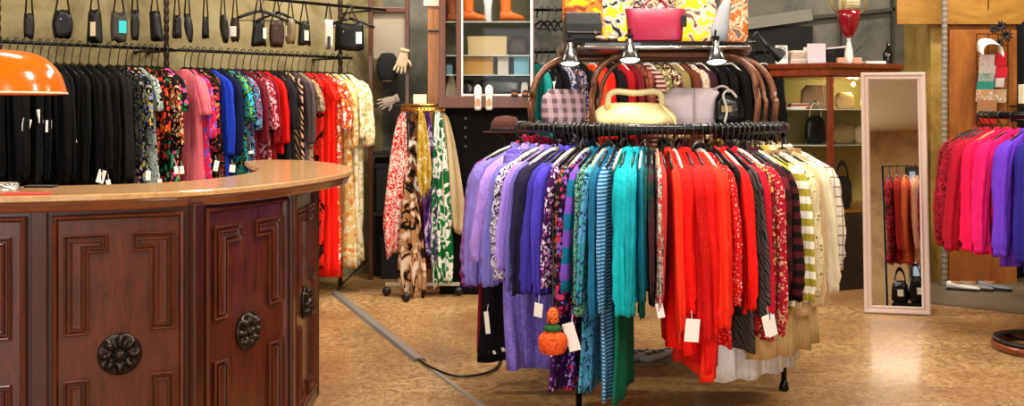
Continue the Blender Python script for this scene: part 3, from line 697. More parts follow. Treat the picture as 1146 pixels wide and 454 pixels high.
LEFT += [
 (118, 'coat', 'black wool coat with a satin edge, left of the widest black coat', BLK[3], 225, 190, .24),
 (129, 'coat', 'widest plain black coat in the middle of the left wall rail', BLK[0], 228, 205, .26),
 (141, 'coat', 'charcoal black coat right of the widest black coat', CL('plain', '#1a1917'), 225, 200, .26),
 (151, 'dress', 'black dress with faint grey flowers at the end of the black clothes', CL('floral', '#0d0d0d', '#3a3c38', None, 1), 225, 190, .22),
 (160, 'dress', 'black dress with grey and pink blossoms, first of the floral ones', CL('floral', '#0e0d10', '#a7a9a4', '#c96a80', .55), 225, 0, .22),
 (167, 'dress', 'black dress with blue and yellow blossoms on the left wall rail', CL('floral', '#101014', '#7f8fc0', '#c8b050', .7), 225, 150, .22),
 (175, 'dress', 'pale grey green dress with black blotches on the left wall rail', CL('print', '#8fa09a', '#b9c4bc', '#151515', .9), 215, 130, .22),
 (182, 'dress', 'black dress with orange red flowers on the left wall rail', CL('floral', '#150b0a', '#e03c1e', '#e8602c', .6), 225, 160, .22),
 (189, 'dress', 'black dress with green leaves and red petals on the left wall rail', CL('floral', '#0f0e0c', '#1f8a5a', '#d23a30', .6), 225, 0, .22),
 (196, 'dress', 'black dress with cream and orange flowers on the left wall rail', CL('floral', '#120f0e', '#e8c89a', '#e0703a', .7), 225, 170, .2),
 (205, 'dress', 'pink dress with black and green flowers at the right end of the left rail', CL('floral', '#14100f', '#ee4a94', '#28a060', .45), 225, 130, .2),
 (226, 'blouse', 'salmon pink blouse with turned up sleeve, first on the right hand wall rail', CL('plain', '#e6707c'), 212, 134, .2),
 (233, 'dress', 'hot pink floral dress with violet blossoms on the wall rail', CL('floral', '#e6204e', '#7a5ad8', '#f06aa0', .6), 235, 160, .2),
 (241, 'dress', 'crimson and black floral dress left of the royal blue dress', CL('floral', '#1a0d12', '#c42444', '#c8885a', .7), 232, 175, .2),
 (248, 'dress', 'black dress with rust coloured flowers left of the royal blue dress', CL('floral', '#141012', '#8a3a28', '#6a6a30', .8), 230, 0, .2),
 (257, 'dress', 'royal blue plain dress with long sleeves', CL('plain', '#1f3fc4'), 228, 178, .3),
 (267, 'dress', 'dark navy dress just right of the royal blue one', CL('plain', '#11163a'), 228, 178, .2),
 (276, 'dress', 'turquoise, black and lime tropical dress', CL('print', '#37b8cc', '#15181a', '#7fc04a', .8), 200, 140, .24),
 (284, 'dress', 'pale blue dress with dark swirls', CL('print', '#6fb6dc', '#1c2a44', '#c87aa8', .9), 205, 150, .2),
 (292, 'dress', 'dark maroon dress left of the pink floral one', CL('plain', '#6e1622'), 195, 165, .24),
 (300, 'dress', 'maroon dress with pale pink blossoms', CL('floral', '#8a1c30', '#e8a8b0', None, .8), 200, 150, .2),
 (308, 'blouse', 'dark wine red blouse beside the bright red dress', CL('plain', '#8e1420'), 190, 160, .2),
 (316, 'dress', 'bright red dress in the middle of the right hand wall rail', CL('plain', '#e0140f'), 172, 165, .28),
 (324, 'jacket', 'dark grey jacket right of the bright red dress', CL('plain', '#23222a'), 185, 150, .2),
 (331, 'dress', 'black dress right of the dark grey jacket', CL('plain', '#15110f'), 190, 125, .2),
 (339, 'dress', 'black dress with tan zebra pattern', CL('zebra', '#120f0d', '#d0a882', None, .8), 182, 0, .24),
 (347, 'jacket', 'grey mauve jacket right of the zebra dress', CL('plain', '#5a4c50'), 185, 160, .2),
 (354, 'blouse', 'taupe blouse with cream collar', CL('print', '#8a7258', '#b49a78', '#4a3a2a', 1.2), 185, 130, .2),
 (362, 'dress', 'red and black leopard dress falling below the counter top', CL('print', '#e02014', '#e8281a', '#2a0d0a', .5), 302, 0, .2),
 (369, 'blouse', 'short bright red top over a red floral skirt', CL('plain', '#ee2212'), 310, 118, .26),
 (376, 'dress', 'long vivid red dress reaching below the counter top', CL('plain', '#f01a10'), 312, 0, .2),
 (384, 'dress', 'long orange red dress with white blossoms', CL('floral', '#e2401e', '#f4e4d0', '#f09a4a', .6), 306, 150, .2),
 (393, 'dress', 'long yellow and cream floral dress', CL('floral', '#e2c47c', '#f2ecc8', '#e08a3c', .5), 300, 170, .28),
 (400, 'dress', 'long pale cream dress with yellow green flowers', CL('floral', '#eadfb4', '#c2ae5a', '#f6ecd8', .5), 292, 160, .26),
 (409, 'dress', 'long ivory floral dress with dark cuffs, last on the wall rail', CL('floral', '#e9dcb8', '#dcae6c', '#b8b880', .55), 296, 168, .3),
]
LTAG = {30: (140, .05, .075, -.2), 43: (130, .03, .08, .15), 54: (141, .035, .07, 0), 57: (124, .03, .03, .1), 85: (155, .03, .05, .2), 105: (197, .05, .08, -.3), 118: (205, .03, .05, .2), 160: (196, .035, .06, 0), 175: (205, .03, .06, .1), 193: (190, .03, .05, .1), 241: (185, .035, .07, -.2), 257: (188, .045, .05, -.1), 276: (170, .04, .02, .1)}
for i, (px, name, lab, m, hy, sy, w_) in enumerate(LEFT):
    s = s_at(px); p = LR0 + RD * s; pe = p - RN * .22
    nb = [abs(LEFT[j][0] - px) for j in (i - 1, i + 1) if 0 <= j < len(LEFT)]
    ds = abs(s_at(px + 4) - s_at(px - 4)) / 8 * sum(nb) / len(nb)
    t = min(.05, max(.018, ds * .52))
    top = LZ - .1; top -= .03; L = top - Z(hy, pe.y); SLn = (top - .085 - Z(sy, pe.y)) if sy else 0
    tg = []
    for k, (ty, tw, th, ta) in LTAG.items():
        if abs(k - px) <= 4.6 and not tg:
            tg.append((.27, 0, Z(ty, pe.y) - LZ + th / 2, tw, th, ta))
    grp = None
    if lab is None:
        lab = {'coat': 'plain black coat among the black clothes on the left wall rail behind the lamp', 'dress': 'plain black dress among the black clothes on the left wall rail behind the lamp', 'jacket': 'plain black jacket among the black clothes on the left wall rail behind the lamp'}[name]
        grp = 'black %ss on the left wall rail' % name
    garment(name, name, lab, (p.x, p.y, LZ), LA, m, L, SLn, w=.2, t=t, flare=.14 if name == 'dress' else .05, group=grp, tags=tg, inner=False if SLn < .2 else True, cuff=name != 'dress', drop=.03)
    hanger((p.x, p.y, LZ), LA, 'black', 'black hangers on the left wall rails', 'black hanger with a metal hook on the left wall rails', half=.17, drop=.03)
# ================================================================ COUNTER
WD = wood('dark_carved_wood', '#260e07', '#642814', .3, .3, scale=(4, 4, .7))
WDK = wood('dark_counter_wood', '#1d0a05', '#481a0d', .3, .3, scale=(4, 4, .7))
TOPM = wood('tan_counter_top', '#a97c4c', '#d6ab72', .25, .5, scale=(1.2, 5, 3))
outer = [(-3.3, 3.40), (-2.5, 3.42), (-1.77, 3.53), (-1.22, 3.76), (-.93, 4.22), (-.78, 4.95), (-.92, 5.55), (-1.2, 6.02), (-1.47, 6.1)]
inner = [(-1.55, 5.95), (-1.44, 5.6), (-1.26, 5.1), (-1.26, 4.62), (-1.40, 4.25), (-1.7, 4.06), (-2.2, 3.96), (-3.3, 3.9)]
top2 = catmull(outer, 8, False) + catmull(inner, 8, False)
TZ = 1.10
ct = empty('shop_counter', (-1.7, 4.4, 0), 0, 'curved dark carved wooden shop counter with tan top at the left', 'counter')
def toL(p): return (p[0] + 1.7, p[1] - 4.4)
cen = Vector((-1.9, 4.9))
def offs(poly, d):
    n = len(poly); out = []
    for i in range(n):
        a, b, c = (Vector(poly[i - 1]), Vector(poly[i]), Vector(poly[(i + 1) % n]))
        n1 = Vector(((b - a).y, -(b - a).x)); n2 = Vector(((c - b).y, -(c - b).x))
        if n1.length < 1e-6: n1 = n2
        if n2.length < 1e-6: n2 = n1
        n1.normalize(); n2.normalize(); m = (n1 + n2)
        m = m.normalized() if m.length > 1e-4 else n1
        k = max(.5, m.dot(n1)); out.append(tuple(b - m * (d / k)))
    return out
tp = [toL(p) for p in top2]
def slab(poly, prof):
    return B().loft([[(x, y, z) for x, y in offs(poly, d)] for d, z in prof])
slab(tp, [(.006, TZ - .024), (0, TZ - .02), (0, TZ - .005), (.004, TZ)]).obj('counter_top', TOPM, ct)
slab(tp, [(.03, TZ - .062), (.024, TZ - .056), (.016, TZ - .04), (.01, TZ - .03), (.012, TZ - .024)]).obj('top_moulding', wood('rim_wood', '#5a2a18', '#8a4a2c', .25, .5, scale=(1, 1, 4)), ct)
verts = [(-3.3, 3.46), (-2.28, 3.50), (-1.665, 3.62), (-1.18, 3.83), (-.953, 4.40), (-.965, 5.02), (-1.15, 5.72)]
inn = [(-1.44, 5.75), (-1.24, 5.0), (-1.28, 4.5), (-1.5, 4.12), (-2.2, 3.92), (-3.3, 3.86)]
B().prism([toL(p) for p in verts + inn], 0.0, TZ - .055).obj('carcass', WDK, ct)
def lpoly(w, h, hw, hh, b, mir, flip):
    # hooked bracket moulding: a long upright with a short return at its end
    p = [(0, 0), (b, 0), (b, h - b * .95), (hw - b * .8 * .0 - .0, h - b * .95), (hw, h)]
    p = [(0, 0), (b, 0), (b, h - hh), (hw, h - hh), (hw, h), (0, h)]
    if mir: p = [(w - x, y) for x, y in p][::-1]
    if flip: p = [(x, -y) for x, y in p][::-1]
    return p
def face_panel(p, q, i):
    p = Vector(toL(p)); q = Vector(toL(q)); d = q - p; L = d.length; rz = math.atan2(d.y, d.x)
    pe = empty('carved_panel', (p.x, p.y, 0), rz); pe.parent = ct
    # local frame: x along the face, -y outwards, z up
    m = .04
    def ring(poly, d0, y): return [(x, y, z) for x, z in offs(poly, d0)]
    rect = [(m, .06), (L - m, .06), (L - m, TZ - .075), (m, TZ - .075)]
    fr = B()
    # corner pilaster and field with moulded edge
    fr.loft([[(x, y, z) for x, z in offs(rect, o)] for o, y in ((0, 0.0), (0, -.018), (.006, -.024), (.014, -.022), (.02, -.008), (.022, -.006))], cap=True)
    fo = fr.obj('panel_field', WD, pe)
    B().box((0.0, -.006, TZ / 2 - .02), (.055, .03, TZ - .06)).obj('pilaster', WDK, pe, bevel=.006)
    cxm = L / 2; zc = .515; s = L / .55
    bw = .085 * min(1, s * 1.05)
    for mir in (0, 1):
        for flip in (0, 1):
            poly = lpoly(0, .36, .155 * s, .07, bw, 0, 0)
            pts = []
            for x, z in poly:
                xx = cxm - .196 * s + x; xx = 2 * cxm - xx if mir else xx
                zz = zc + .078 + z; zz = 2 * zc - zz if flip else zz
                pts.append((xx, zz))
            if mir != flip: pts = pts[::-1]
            y0 = -.006
            b = B().loft([[(x, y, z) for x, z in offs(pts, o)] for o, y in ((0, y0), (.0, y0 - .014), (.005, y0 - .018), (.01, y0 - .014), (.014, y0 - .004), (.019, y0 - .004), (.021, y0 - .016), (.025, y0 - .018), (.029, y0 - .009), (.033, y0 - .008))])
            b.obj('hooked_moulding', WD, pe)
    # rosette
    ro = B(); n = 60
    rg = []
    for r_, y in ((.075, 0), (.076, -.008), (.070, -.014)): rg.append([(r_ * math.cos(2 * PI * k / n), -.006 + y, r_ * math.sin(2 * PI * k / n)) for k in range(n)])
    for r_, y, am in ((.06, -.012, .12), (.052, -.024, .2), (.042, -.03, .24), (.032, -.026, .26), (.024, -.014, .15), (.019, -.012, 0), (.018, -.03, 0), (.01, -.038, 0), (.002, -.04, 0)):
        rg.append([(r_ * (1 + am * math.cos(8 * 2 * PI * k / n)) * math.cos(2 * PI * k / n), -.006 + y - .008 * (am > 0) * math.cos(8 * 2 * PI * k / n), r_ * (1 + am * math.cos(8 * 2 * PI * k / n)) * math.sin(2 * PI * k / n)) for k in range(n)])
    ro.loft(rg, True).obj('rosette', plain('dark_bronze', '#2a211b', .3, .6), pe, loc=(cxm, 0, zc), smooth=True)
for i in range(len(verts) - 1): face_panel(verts[i], verts[i + 1], i)
slab([toL(p) for p in verts + inn], [(-.02, 0), (-.02, .05), (-.008, .06), (0, .06)]).obj('plinth', WDK, ct)
# orange mushroom lamp
lx, lY = X(-14, 3.75), 3.75
zt = Z(56, lY); ze = Z(104, lY); rr_ = (68 + 14) * lY / F
e = empty('table_lamp', (lx, lY, TZ), 0, 'glossy orange dome lamp standing on the counter at the left edge', 'lamp')
prof = [(.03, zt - TZ), (rr_ * .45, zt - TZ - .003), (rr_ * .68, zt - TZ - .02), (rr_ * .84, zt - TZ - .055), (rr_ * .94, zt - TZ - .095), (rr_, ze - TZ + .006), (rr_, ze - TZ), (rr_ - .006, ze - TZ)]
prof += [(r_ - .006, z - .006) for r_, z in prof[:5][::-1]]
B().lathe(catmull(prof, 3, False), n=64, cap=True).obj('lamp_shade', plain('orange_gloss', '#f26a08', .16, coat=.6), e, smooth=True)
B().tube(arc((0, 0, ze - TZ), rr_, 0, 2 * PI, 64, 'xy')[:-1], .004, 6, closed=True).obj('rim', plain('pale_rim', '#f2d8b8', .3), e, smooth=True)
B().lathe([(.11, 0), (.11, .012), (.02, .03), (.015, .05), (.015, ze - TZ + .05)], n=24).obj('stand', CHROME, e, smooth=True)
# ashtray, red folder, pen on the counter
pz = lambda px, py: P(px, py, F * (EYE - TZ) / (py - HZ))
p = pz(4, 213)
e = empty('glass_dish', (p.x, p.y, TZ), 0, 'small clear glass dish on the counter at the left edge', 'dish')
B().lathe([(.035, 0), (.048, .004), (.052, .02), (.05, .028), (.043, .028), (.04, .012), (.0, .01)], n=28, cap=False).obj('dish', plain('dish_glass', '#cfd4cf', .1, coat=.5), e, smooth=True)
B().tube(arc((0, 0, .024), .05, 0, 2 * PI, 28, 'xy')[:-1], .004, 6, closed=True).obj('rim', CHROME, e, smooth=True)
p = pz(30, 217.5)
tag(B().box((0, 0, .004), (.16, .035, .008)).obj('folder', plain('red_folder', '#d8483a', .5), loc=(p.x, p.y, TZ), rz=.12, bevel=.002), 'thin red booklet lying on the counter beside the glass dish', 'booklet')
p = pz(46, 209.5)
tag(B().box((0, 0, .004), (.11, .05, .008)).obj('notepad', plain('dark_pad', '#1a1a1c', .5), loc=(p.x, p.y, TZ), rz=.05, bevel=.002), 'flat dark notepad lying on the counter behind the red booklet', 'notepad')

# ================================================================ STANDING MIRROR
mb0, mb1 = Vector((X(967, 7.08), 7.08)), Vector((X(1041, 6.99), 6.99)); mrz = math.atan2((mb1 - mb0).y, (mb1 - mb0).x); mw = (mb1 - mb0).length
mh = 1.665; lean = -.12
e = empty('standing_mirror', ((mb0.x + mb1.x) / 2, (mb0.y + mb1.y) / 2, 0), rot=(lean, 0, mrz), label='tall leaning mirror in a pale moulded frame between glass case and right rack', cat='mirror')
PALE = plain('pale_pink_paint', '#cbb4a6', .4, bump=.1)
fw_ = .052
rect = [(-mw / 2, 0), (mw / 2, 0), (mw / 2, mh), (-mw / 2, mh)]
prof = ((0, .0), (0, -.03), (.008, -.036), (.02, -.034), (.028, -.024), (.038, -.024), (.044, -.03), (fw_, -.02), (fw_, 0))
rg = [[(x, y, z) for x, z in offs(rect, o)] for o, y in prof]
B().loft(rg, cap=False, closed=True).obj('frame', PALE, e)
mm = NT('mirror_silver', .015, 1); mm.base('#e4e4e0')
B().box((0, -.008, mh / 2), (mw - 2 * fw_ + .01, .006, mh - 2 * fw_ + .01)).obj('mirror_glass', mm.m, e)
B().box((0, -.001, mh / 2), (mw - .02, .004, mh - .02)).obj('backing', plain('mdf', '#6a5138', .8), e)

# ================================================================ RIGHT GLASS CASE
RW = wood('red_brown_wood', '#5a1f10', '#93401f', .3, .4, scale=(4, 4, .8))
DW = wood('near_black_wood', '#140a08', '#2a1610', .35, .4, scale=(4, 4, .8))
c0, c1, c2 = Vector((X(866, 8.1), 8.1)), Vector((X(929, 7.88), 7.88)), Vector((X(1002, 8.15), 8.15))
b0, b2 = Vector((c0.x + .05, 8.7)), Vector((c2.x - .02, 8.7))
poly = [tuple(c0), tuple(c1), tuple(c2), tuple(b2), tuple(b0)]
O = c1
def lo(p): return (p[0] - O.x, p[1] - O.y)
pl = [lo(p) for p in poly]
gc = empty('glass_display_case', (O.x, O.y, 0), 0, 'corner glass display case with red brown cornice behind the leaning mirror', 'display case')
B().prism(pl, 0.0, .60).obj('base_cabinet', DW, gc, bevel=.006)
B().loft([[(x, y, z) for x, y in offs(pl, d)] for d, z in ((0, 1.645), (-.025, 1.66), (-.03, 1.70), (-.05, 1.72), (-.055, 1.75), (-.03, 1.756), (0, 1.756))]).obj('cornice', RW, gc)
def post(p, w, m, name='post'): B().box((p[0], p[1], 1.1225), (w, w, 1.045)).obj(name, m, gc, bevel=.004)
post(pl[1], .045, RW); post((pl[0][0] + .03, pl[0][1] + .02), .03, BRASS); post((pl[2][0] - .01, pl[2][1] + .02), .04, RW); post(pl[3], .04, RW); post(pl[4], .04, RW)
# back and shelves
B().box(((pl[3][0] + pl[4][0]) / 2, pl[3][1] - .01, 1.12), (pl[3][0] - pl[4][0], .012, 1.05)).obj('back_panel', plain('case_back', '#a89a52', .6), gc)
for z in (1.12, 1.40):
    B().prism(offs(pl, .03), z - .006, z).obj('glass_shelf', plain('shelf_glass', '#c8d2c4', .1), gc)
for i_, (u, v_) in enumerate(((pl[0], pl[1]), (pl[1], pl[2]))):
    u, v_ = Vector(u), Vector(v_); d = v_ - u; 
    B().box((0, 0, 0), (d.length - .04, .005, 1.02)).obj('glass_pane', GLASS, gc, loc=((u.x + v_.x) / 2, (u.y + v_.y) / 2 + .004, 1.12), rz=math.atan2(d.y, d.x))
B().prism(offs(pl, .005), .60, .625).obj('floor_board', BRASS, gc)
lt = bpy.data.lights.new('case_lamp', 'POINT'); lt.energy = 8; lt.color = (1, .85, .5); lt.shadow_soft_size = .04
lo_ = bpy.data.objects.new('case_lamp', lt); COL.objects.link(lo_); lo_.location = (X(955, 8.3), 8.3, 1.6)
e = empty('case_bulb', (X(955, 8.3), 8.3, 1.6), 0, 'small warm lamp bulb under the top of the right glass case', 'lamp')
B().lathe([(.003, -.02), (.014, -.01), (.016, .005), (.008, .02)], n=12).obj('bulb', emit('warm_bulb', '#ffd890', 8), e, smooth=True)
B().lathe([(.012, .02), (.012, .045)], n=12).obj('socket', BRASS, e)
# contents
def simple(name, cat, label, loc, d, mat, rz=0, bevel=.004, ry=0, rx=0, group=None):
    return tag(B().box((0, 0, d[2] / 2), d, ry=ry, rx=rx).obj(name, mat, loc=loc, rz=rz, bevel=bevel), label, cat, group)
def onY(px, Y, z): return (X(px, Y), Y, z)
STR = cloth('check', '#c9a878', '#8a6a40', None, 4)
lump_bag(onY(914, 8.35, 1.402), .26, .12, .19, cloth('plain', '#a89074'), 'beige boxy bag on the upper shelf of the right case', handle=False, soft=.3)
simple('folded_cloth', 'cloth', 'red and white folded cloth left on the upper shelf of the right case', onY(893, 8.3, 1.402), (.14, .12, .045), cloth('stripe', '#c8282a', '#e6dfd2', None, 3))
simple('tray', 'tray', 'thin white tray at the left front of the upper shelf in the right case', onY(886, 8.12, 1.402), (.20, .1, .012), WHITE)
lump_bag(onY(912, 8.3, 1.122), .17, .08, .22, leather('dark_patent', '#101010', .15), 'black patent bag on the lower shelf of the right case', hmat=CHROME)
lump_bag(onY(943, 8.3, 1.122), .19, .09, .17, cloth('check', '#8a7048', '#d8c79a', '#3a2c1c', 5), 'tan woven clutch on the lower shelf of the right case', handle=False, soft=.4)
lump_bag(onY(963, 8.35, 1.122), .12, .09, .15, cloth('plain', '#c8b28a'), 'cream pouch right on the lower shelf of the right case', handle=False, soft=.6)
lump_bag(onY(945, 8.3, 1.402), .16, .08, .13, leather('sand_leather', '#b49a66'), 'sand coloured small bag on the upper shelf behind the corner post', handle=False, soft=.5)
lump_bag(onY(970, 8.35, 1.402), .1, .07, .16, leather('white_leather2', '#e0d8c4'), 'white small bag at the right of the upper shelf', handle=True, hh=.05)
lump_bag(onY(942, 8.15, .627), .16, .08, .24, leather('black_felt', '#0e0d0e', .5), 'small black handbag with arched handle at the bottom of the right case', hh=.12, soft=.5)
# on top of the case
TT = 1.756
def lean_card(name, cat, label, px, Y, w, h, mat, rz=0, rx=-.12, th=.008, parts=None, z=TT):
    e = empty(name, onY(px, Y, z + .002), rot=(rx, 0, rz), label=label, cat=cat)
    B().box((0, 0, h / 2), (w, th, h)).obj('board', mat, e, bevel=.001)
    if parts: parts(e)
    return e
def pic(e): B().box((.0, -.0055, .09), (.07, .002, .1)).obj('picture', cloth('print', '#8a9a92', '#cfd3c8', '#5a665e', 2), e)
lean_card('greeting_card', 'card', 'small white picture card standing at the left end on top of the right case', 875, 8.1, .095, .145, WHITE, parts=pic)
for k in range(5):
    simple('paperback', 'book', ['lowest', 'second lowest', 'middle', 'second highest', 'top'][k] + ' pale paperback of the small stack on the right case', onY(892 + (k % 2) * .6, 8.15, TT + .001 + k * .021), (.125, .15, .02), plain('paper%d' % (k % 3), ['#d9c0ae', '#e6dccb', '#cdb7a2'][k % 3], .7), rz=.05 * k - .1, bevel=.002)
lean_card('booklet', 'booklet', 'thin cream booklet leaning beside the stack of paperbacks', 903, 8.1, .02, .13, CREAM, rz=.4, th=.06, rx=0)
lean_card('booklet', 'booklet', 'large pale lilac booklet standing in front on the right case', 914, 8.02, .14, .155, plain('lilac_paper', '#cfc4cc', .7), rz=-.1)
e = empty('box', onY(935, 8.3, TT), 0, 'black open box with a white lid edge behind the trophy', 'box')
B().box((0, 0, .065), (.16, .12, .13)).obj('carton', BLACK, e, bevel=.003); B().box((.0, -.0, .138), (.17, .13, .012), ry=-.1).obj('lid', WHITE, e)
tb = plain('peach_block', '#d9a07c', .6)
simple('block', 'block', 'peach coloured block left of the trophy foot', onY(941, 8.05, TT + .001), (.06, .05, .045), tb)
simple('block', 'block', 'peach coloured block right of the trophy foot', onY(959.5, 8.05, TT + .001), (.06, .05, .045), tb)
e = empty('goblet_trophy', onY(950, 8.08, TT), 0, 'tall goblet trophy with a deep red bowl and plaid rim on the right case', 'trophy')
B().lathe([(.036, 0), (.038, .01), (.033, .06), (.03, .1), (.018, .16), (.012, .19), (.02, .2)], n=24).obj('white_base', plain('white_marble', '#e6e0dc', .3, bump=.2), e, smooth=True)
B().lathe([(.012, .2), (.03, .215), (.05, .25), (.07, .3), (.082, .36), (.085, .42)], n=32).obj('red_bowl', plain('ruby', '#8c0f20', .12, coat=.6), e, smooth=True)
B().lathe([(.085, .42), (.087, .47), (.084, .56), (.078, .56), (.08, .43)], n=32).obj('rim_band', cloth('check', '#d8cfa8', '#6e6a48', '#b09a50', 3, rough=.2), e, smooth=True)
for s in (-1, 1): B().tube(catmull([(s * .084, 0, .40), (s * .125, 0, .43), (s * .135, 0, .49), (s * .12, 0, .53), (s * .085, 0, .52)], 5, False), .006, 6).obj('handle', BRASS, e, smooth=True)
B().tube([(.03, .01, .07), (.11, .01, .145)], .004, 6).obj('twig', plain('dark_twig', '#3a3026', .7), e)
simple('paper_stack', 'papers', 'low stack of white papers right of the trophy on the case', onY(977, 8.2, TT + .001), (.16, .14, .022), WHITE)
e = empty('bottle', onY(994, 8.2, TT), 0, 'dark glass bottle at the right end on top of the case', 'bottle')
B().lathe([(.036, 0), (.04, .01), (.04, .09), (.02, .125), (.014, .14), (.014, .17)], n=20).obj('bottle_body', plain('dark_glass', '#0c100c', .08, coat=.5), e, smooth=True); B().lathe([(.016, .165), (.016, .185)], n=16).obj('stopper', plain('cork', '#5a4630', .7), e)

# ================================================================ LEFT GLASS CABINET
LY = 7.75
lc = empty('glass_cabinet', (X(543, LY), LY, 0), 0, 'wooden wall cabinet with glass doors and boots inside, left of the round rack', 'cabinet')
def lx_(px): return X(px, LY) - X(543, LY)
zb_, zt_ = Z(121, LY), 2.55
OW = wood('orange_oak', '#9a5a26', '#c98a46', .45, .1, scale=(5, 5, .6))
MW = wood('mid_brown_wood', '#43200f', '#6e3a1e', .4, .2, scale=(5, 5, .6))
B().box((lx_(545), .25, zb_ / 2), (lx_(600) - lx_(497) + .02, .48, zb_ - .002)).obj('base_cabinet', plain('black_lacquer', '#080706', .7, 0, .1), lc, bevel=.004)
for k in range(4): B().lathe([(.0, -.012), (.008, -.008), (.01, 0)], (0, 0, 0), 12).obj('stud', plain('dull_stud', '#4a4a46', .5, .5), lc, loc=(lx_(521), -.005, 1.33 - k * .07), rot=(PI / 2, 0, 0))
B().box((lx_(545), .2, zb_ + .045), (lx_(600) - lx_(492), .56, .09)).obj('ledge', MW, lc, bevel=.006)
B().box((lx_(545), .44, (zb_ + zt_) / 2 + .05), (lx_(598) - lx_(492), .02, zt_ - zb_ - .1)).obj('back_panel', plain('cab_back', '#8a8a6c', .8), lc)
for px, w_, m in ((495, .05, MW), (513.5, .04, MW), (595, .02, plain('white_metal_edge', '#e6e2da', .3))):
    B().box((lx_(px), .0, (zb_ + .09 + zt_) / 2), (w_, .045, zt_ - zb_ - .09)).obj('stile', m, lc, bevel=.004)
B().box((lx_(517.3), -.005, (zb_ + .09 + zt_) / 2), (.012, .03, zt_ - zb_ - .09)).obj('door_edge', plain('white_metal_edge', '#e6e2da', .3), lc)
B().box((lx_(556), -.005, zb_ + .1), (lx_(594) - lx_(518), .03, .014)).obj('door_edge', plain('white_metal_edge', '#e6e2da', .3), lc)
B().box((lx_(556), .003, (zb_ + .1 + zt_) / 2), (lx_(593) - lx_(519), .004, zt_ - zb_ - .12)).obj('glass_door', GLASS, lc)
B().box((lx_(504.5), .003, (zb_ + .1 + zt_) / 2), (lx_(511) - lx_(498), .004, zt_ - zb_ - .12)).obj('glass_door', GLASS, lc)
B().box((lx_(545), .22, zt_), (lx_(600) - lx_(490), .5, .05)).obj('cabinet_top', MW, lc, bevel=.005)
for s_, px in ((0, 493), (1, 597)): B().box((lx_(px), .22, (zb_ + zt_) / 2 + .04), (.012, .44, zt_ - zb_ - .1)).obj('side_panel', MW, lc)
shz = [Z(108, LY) , Z(84, LY + .15), Z(62.5, LY + .15), Z(25.5, LY + .15)]
for z in shz[1:]: B().box((lx_(545), .22, z - .004), (lx_(594) - lx_(496), .4, .008)).obj('glass_shelf', plain('shelf_glass', '#c8d2c4', .1), lc)
# oak side board with dark hinge next to the cabinet
e = empty('oak_board', (X(486, 8.0), 8.0, 0), 0, 'upright orange oak board left of the glass cabinet', 'board')
B().box((0, 0, 1.1), (.10, .04, 2.2)).obj('plank', OW, e, bevel=.004); B().box((0, -.024, Z(35, 8.0)), (.09, .008, .012)).obj('hinge', BLACKM, e)
B().box((0.0, 0, 2.24), (.16, .06, .08)).obj('cap', CREAM, e)
def boot(loc, mat, label, s=1.0, rz=0):
    e = empty('boot', loc, rz, label, 'boot')
    pth = [(0, 0, .30, .052), (0, 0, .24, .05), (0, 0, .16, .044), (.0, 0, .10, .042), (.01, 0, .065, .045)]
    rg = []; n = 18
    for x, y, z, r_ in pth: rg.append([(s * (x + r_ * math.cos(2 * PI * k / n)), s * r_ * .8 * math.sin(2 * PI * k / n), s * z) for k in range(n)])
    B().loft(rg[::-1]).obj('shaft', mat, e, smooth=True)
    rg = []
    for x, hy, hz in ((-.045, .03, .07), (-.02, .038, .085), (.03, .036, .08), (.07, .04, .055), (.11, .036, .045), (.14, .02, .03), (.15, .004, .02)):
        rg.append([(s * x, s * hy * math.cos(2 * PI * k / n), s * (.02 + hz * (.5 + .5 * math.sin(2 * PI * k / n)))) for k in range(n)])
    B().loft(rg).obj('foot', mat, e, smooth=True)
    B().box((s * .06, 0, s * .012), (s * .17, s * .07, s * .014)).box((-s * .03, 0, s * .01), (s * .04, s * .05, s * .02)).obj('sole', plain('boot_sole', '#5a3018', .5), e)
    return e
ORB = leather('orange_leather', '#d2641e')
bY = LY + .16
for px, lab in ((524, 'orange ankle boot at the left of the top cabinet shelf'), (566, 'orange ankle boot at the right of the top cabinet shelf')):
    boot((X(px, bY), bY, shz[3] + .001), ORB, lab, .98)
boot((X(506, bY + .1), bY + .1, shz[3] + .001), leather('brown_leather', '#a85a30'), 'brown boot behind the narrow glass pane of the cabinet', .8)
e = empty('glass_vase', (X(546, bY), bY, shz[3] + .001), 0, 'clear glass vase between the two orange boots', 'vase')
B().lathe([(.02, 0), (.03, .01), (.03, .12), (.04, .2), (.038, .2), (.027, .12), (.0, .02)], n=20, cap=False).obj('vase', plain('vase_glass', '#cfd0d0', .08, coat=.5), e, smooth=True)
def carton(px0, px1, py0, zf, Y, mat, label, depth=.2, name='box', lid=True):
    w_ = (px1 - px0) * Y / F; h = Z(py0, Y) - zf - .001
    e = empty(name, (X((px0 + px1) / 2, Y), Y + depth / 2 - .06, zf + .001), 0, label, 'box')
    B().box((0, 0, h / 2), (w_, depth, h)).obj('carton', mat, e, bevel=.003)
    if lid: B().box((0, 0, h - .015), (w_ + .006, depth + .006, .03)).obj('lid', mat, e, bevel=.002)
carton(524, 567, 41, shz[2], bY, plain('cream_carton', '#d2bd86', .6), 'long cream box on the second cabinet shelf')
carton(518, 552, 64, shz[1], bY, plain('ochre_carton', '#c99a48', .6), 'ochre yellow box on the third cabinet shelf')
carton(557, 569, 64, shz[1], bY, plain('white_carton', '#d9d2c4', .6), 'small white box beside the ochre box')
carton(575, 592, 64, shz[1], bY, plain('cyan_carton', '#7cc4d8', .5), 'light blue box at the right of the third cabinet shelf', lid=False)
lump_bag((X(580, bY), bY, shz[2] + .001), .16, .12, .15, leather('choc_leather', '#3a2418'), 'dark brown bag right of the cream box', handle=False)
lump_bag((X(561, bY), bY, zb_ + .092), .34, .14, .15, leather('black_vinyl', '#111212', .12), 'wide black vinyl bag on the cabinet floor', handle=True, hmat=CHROME, hh=.02, soft=.4)
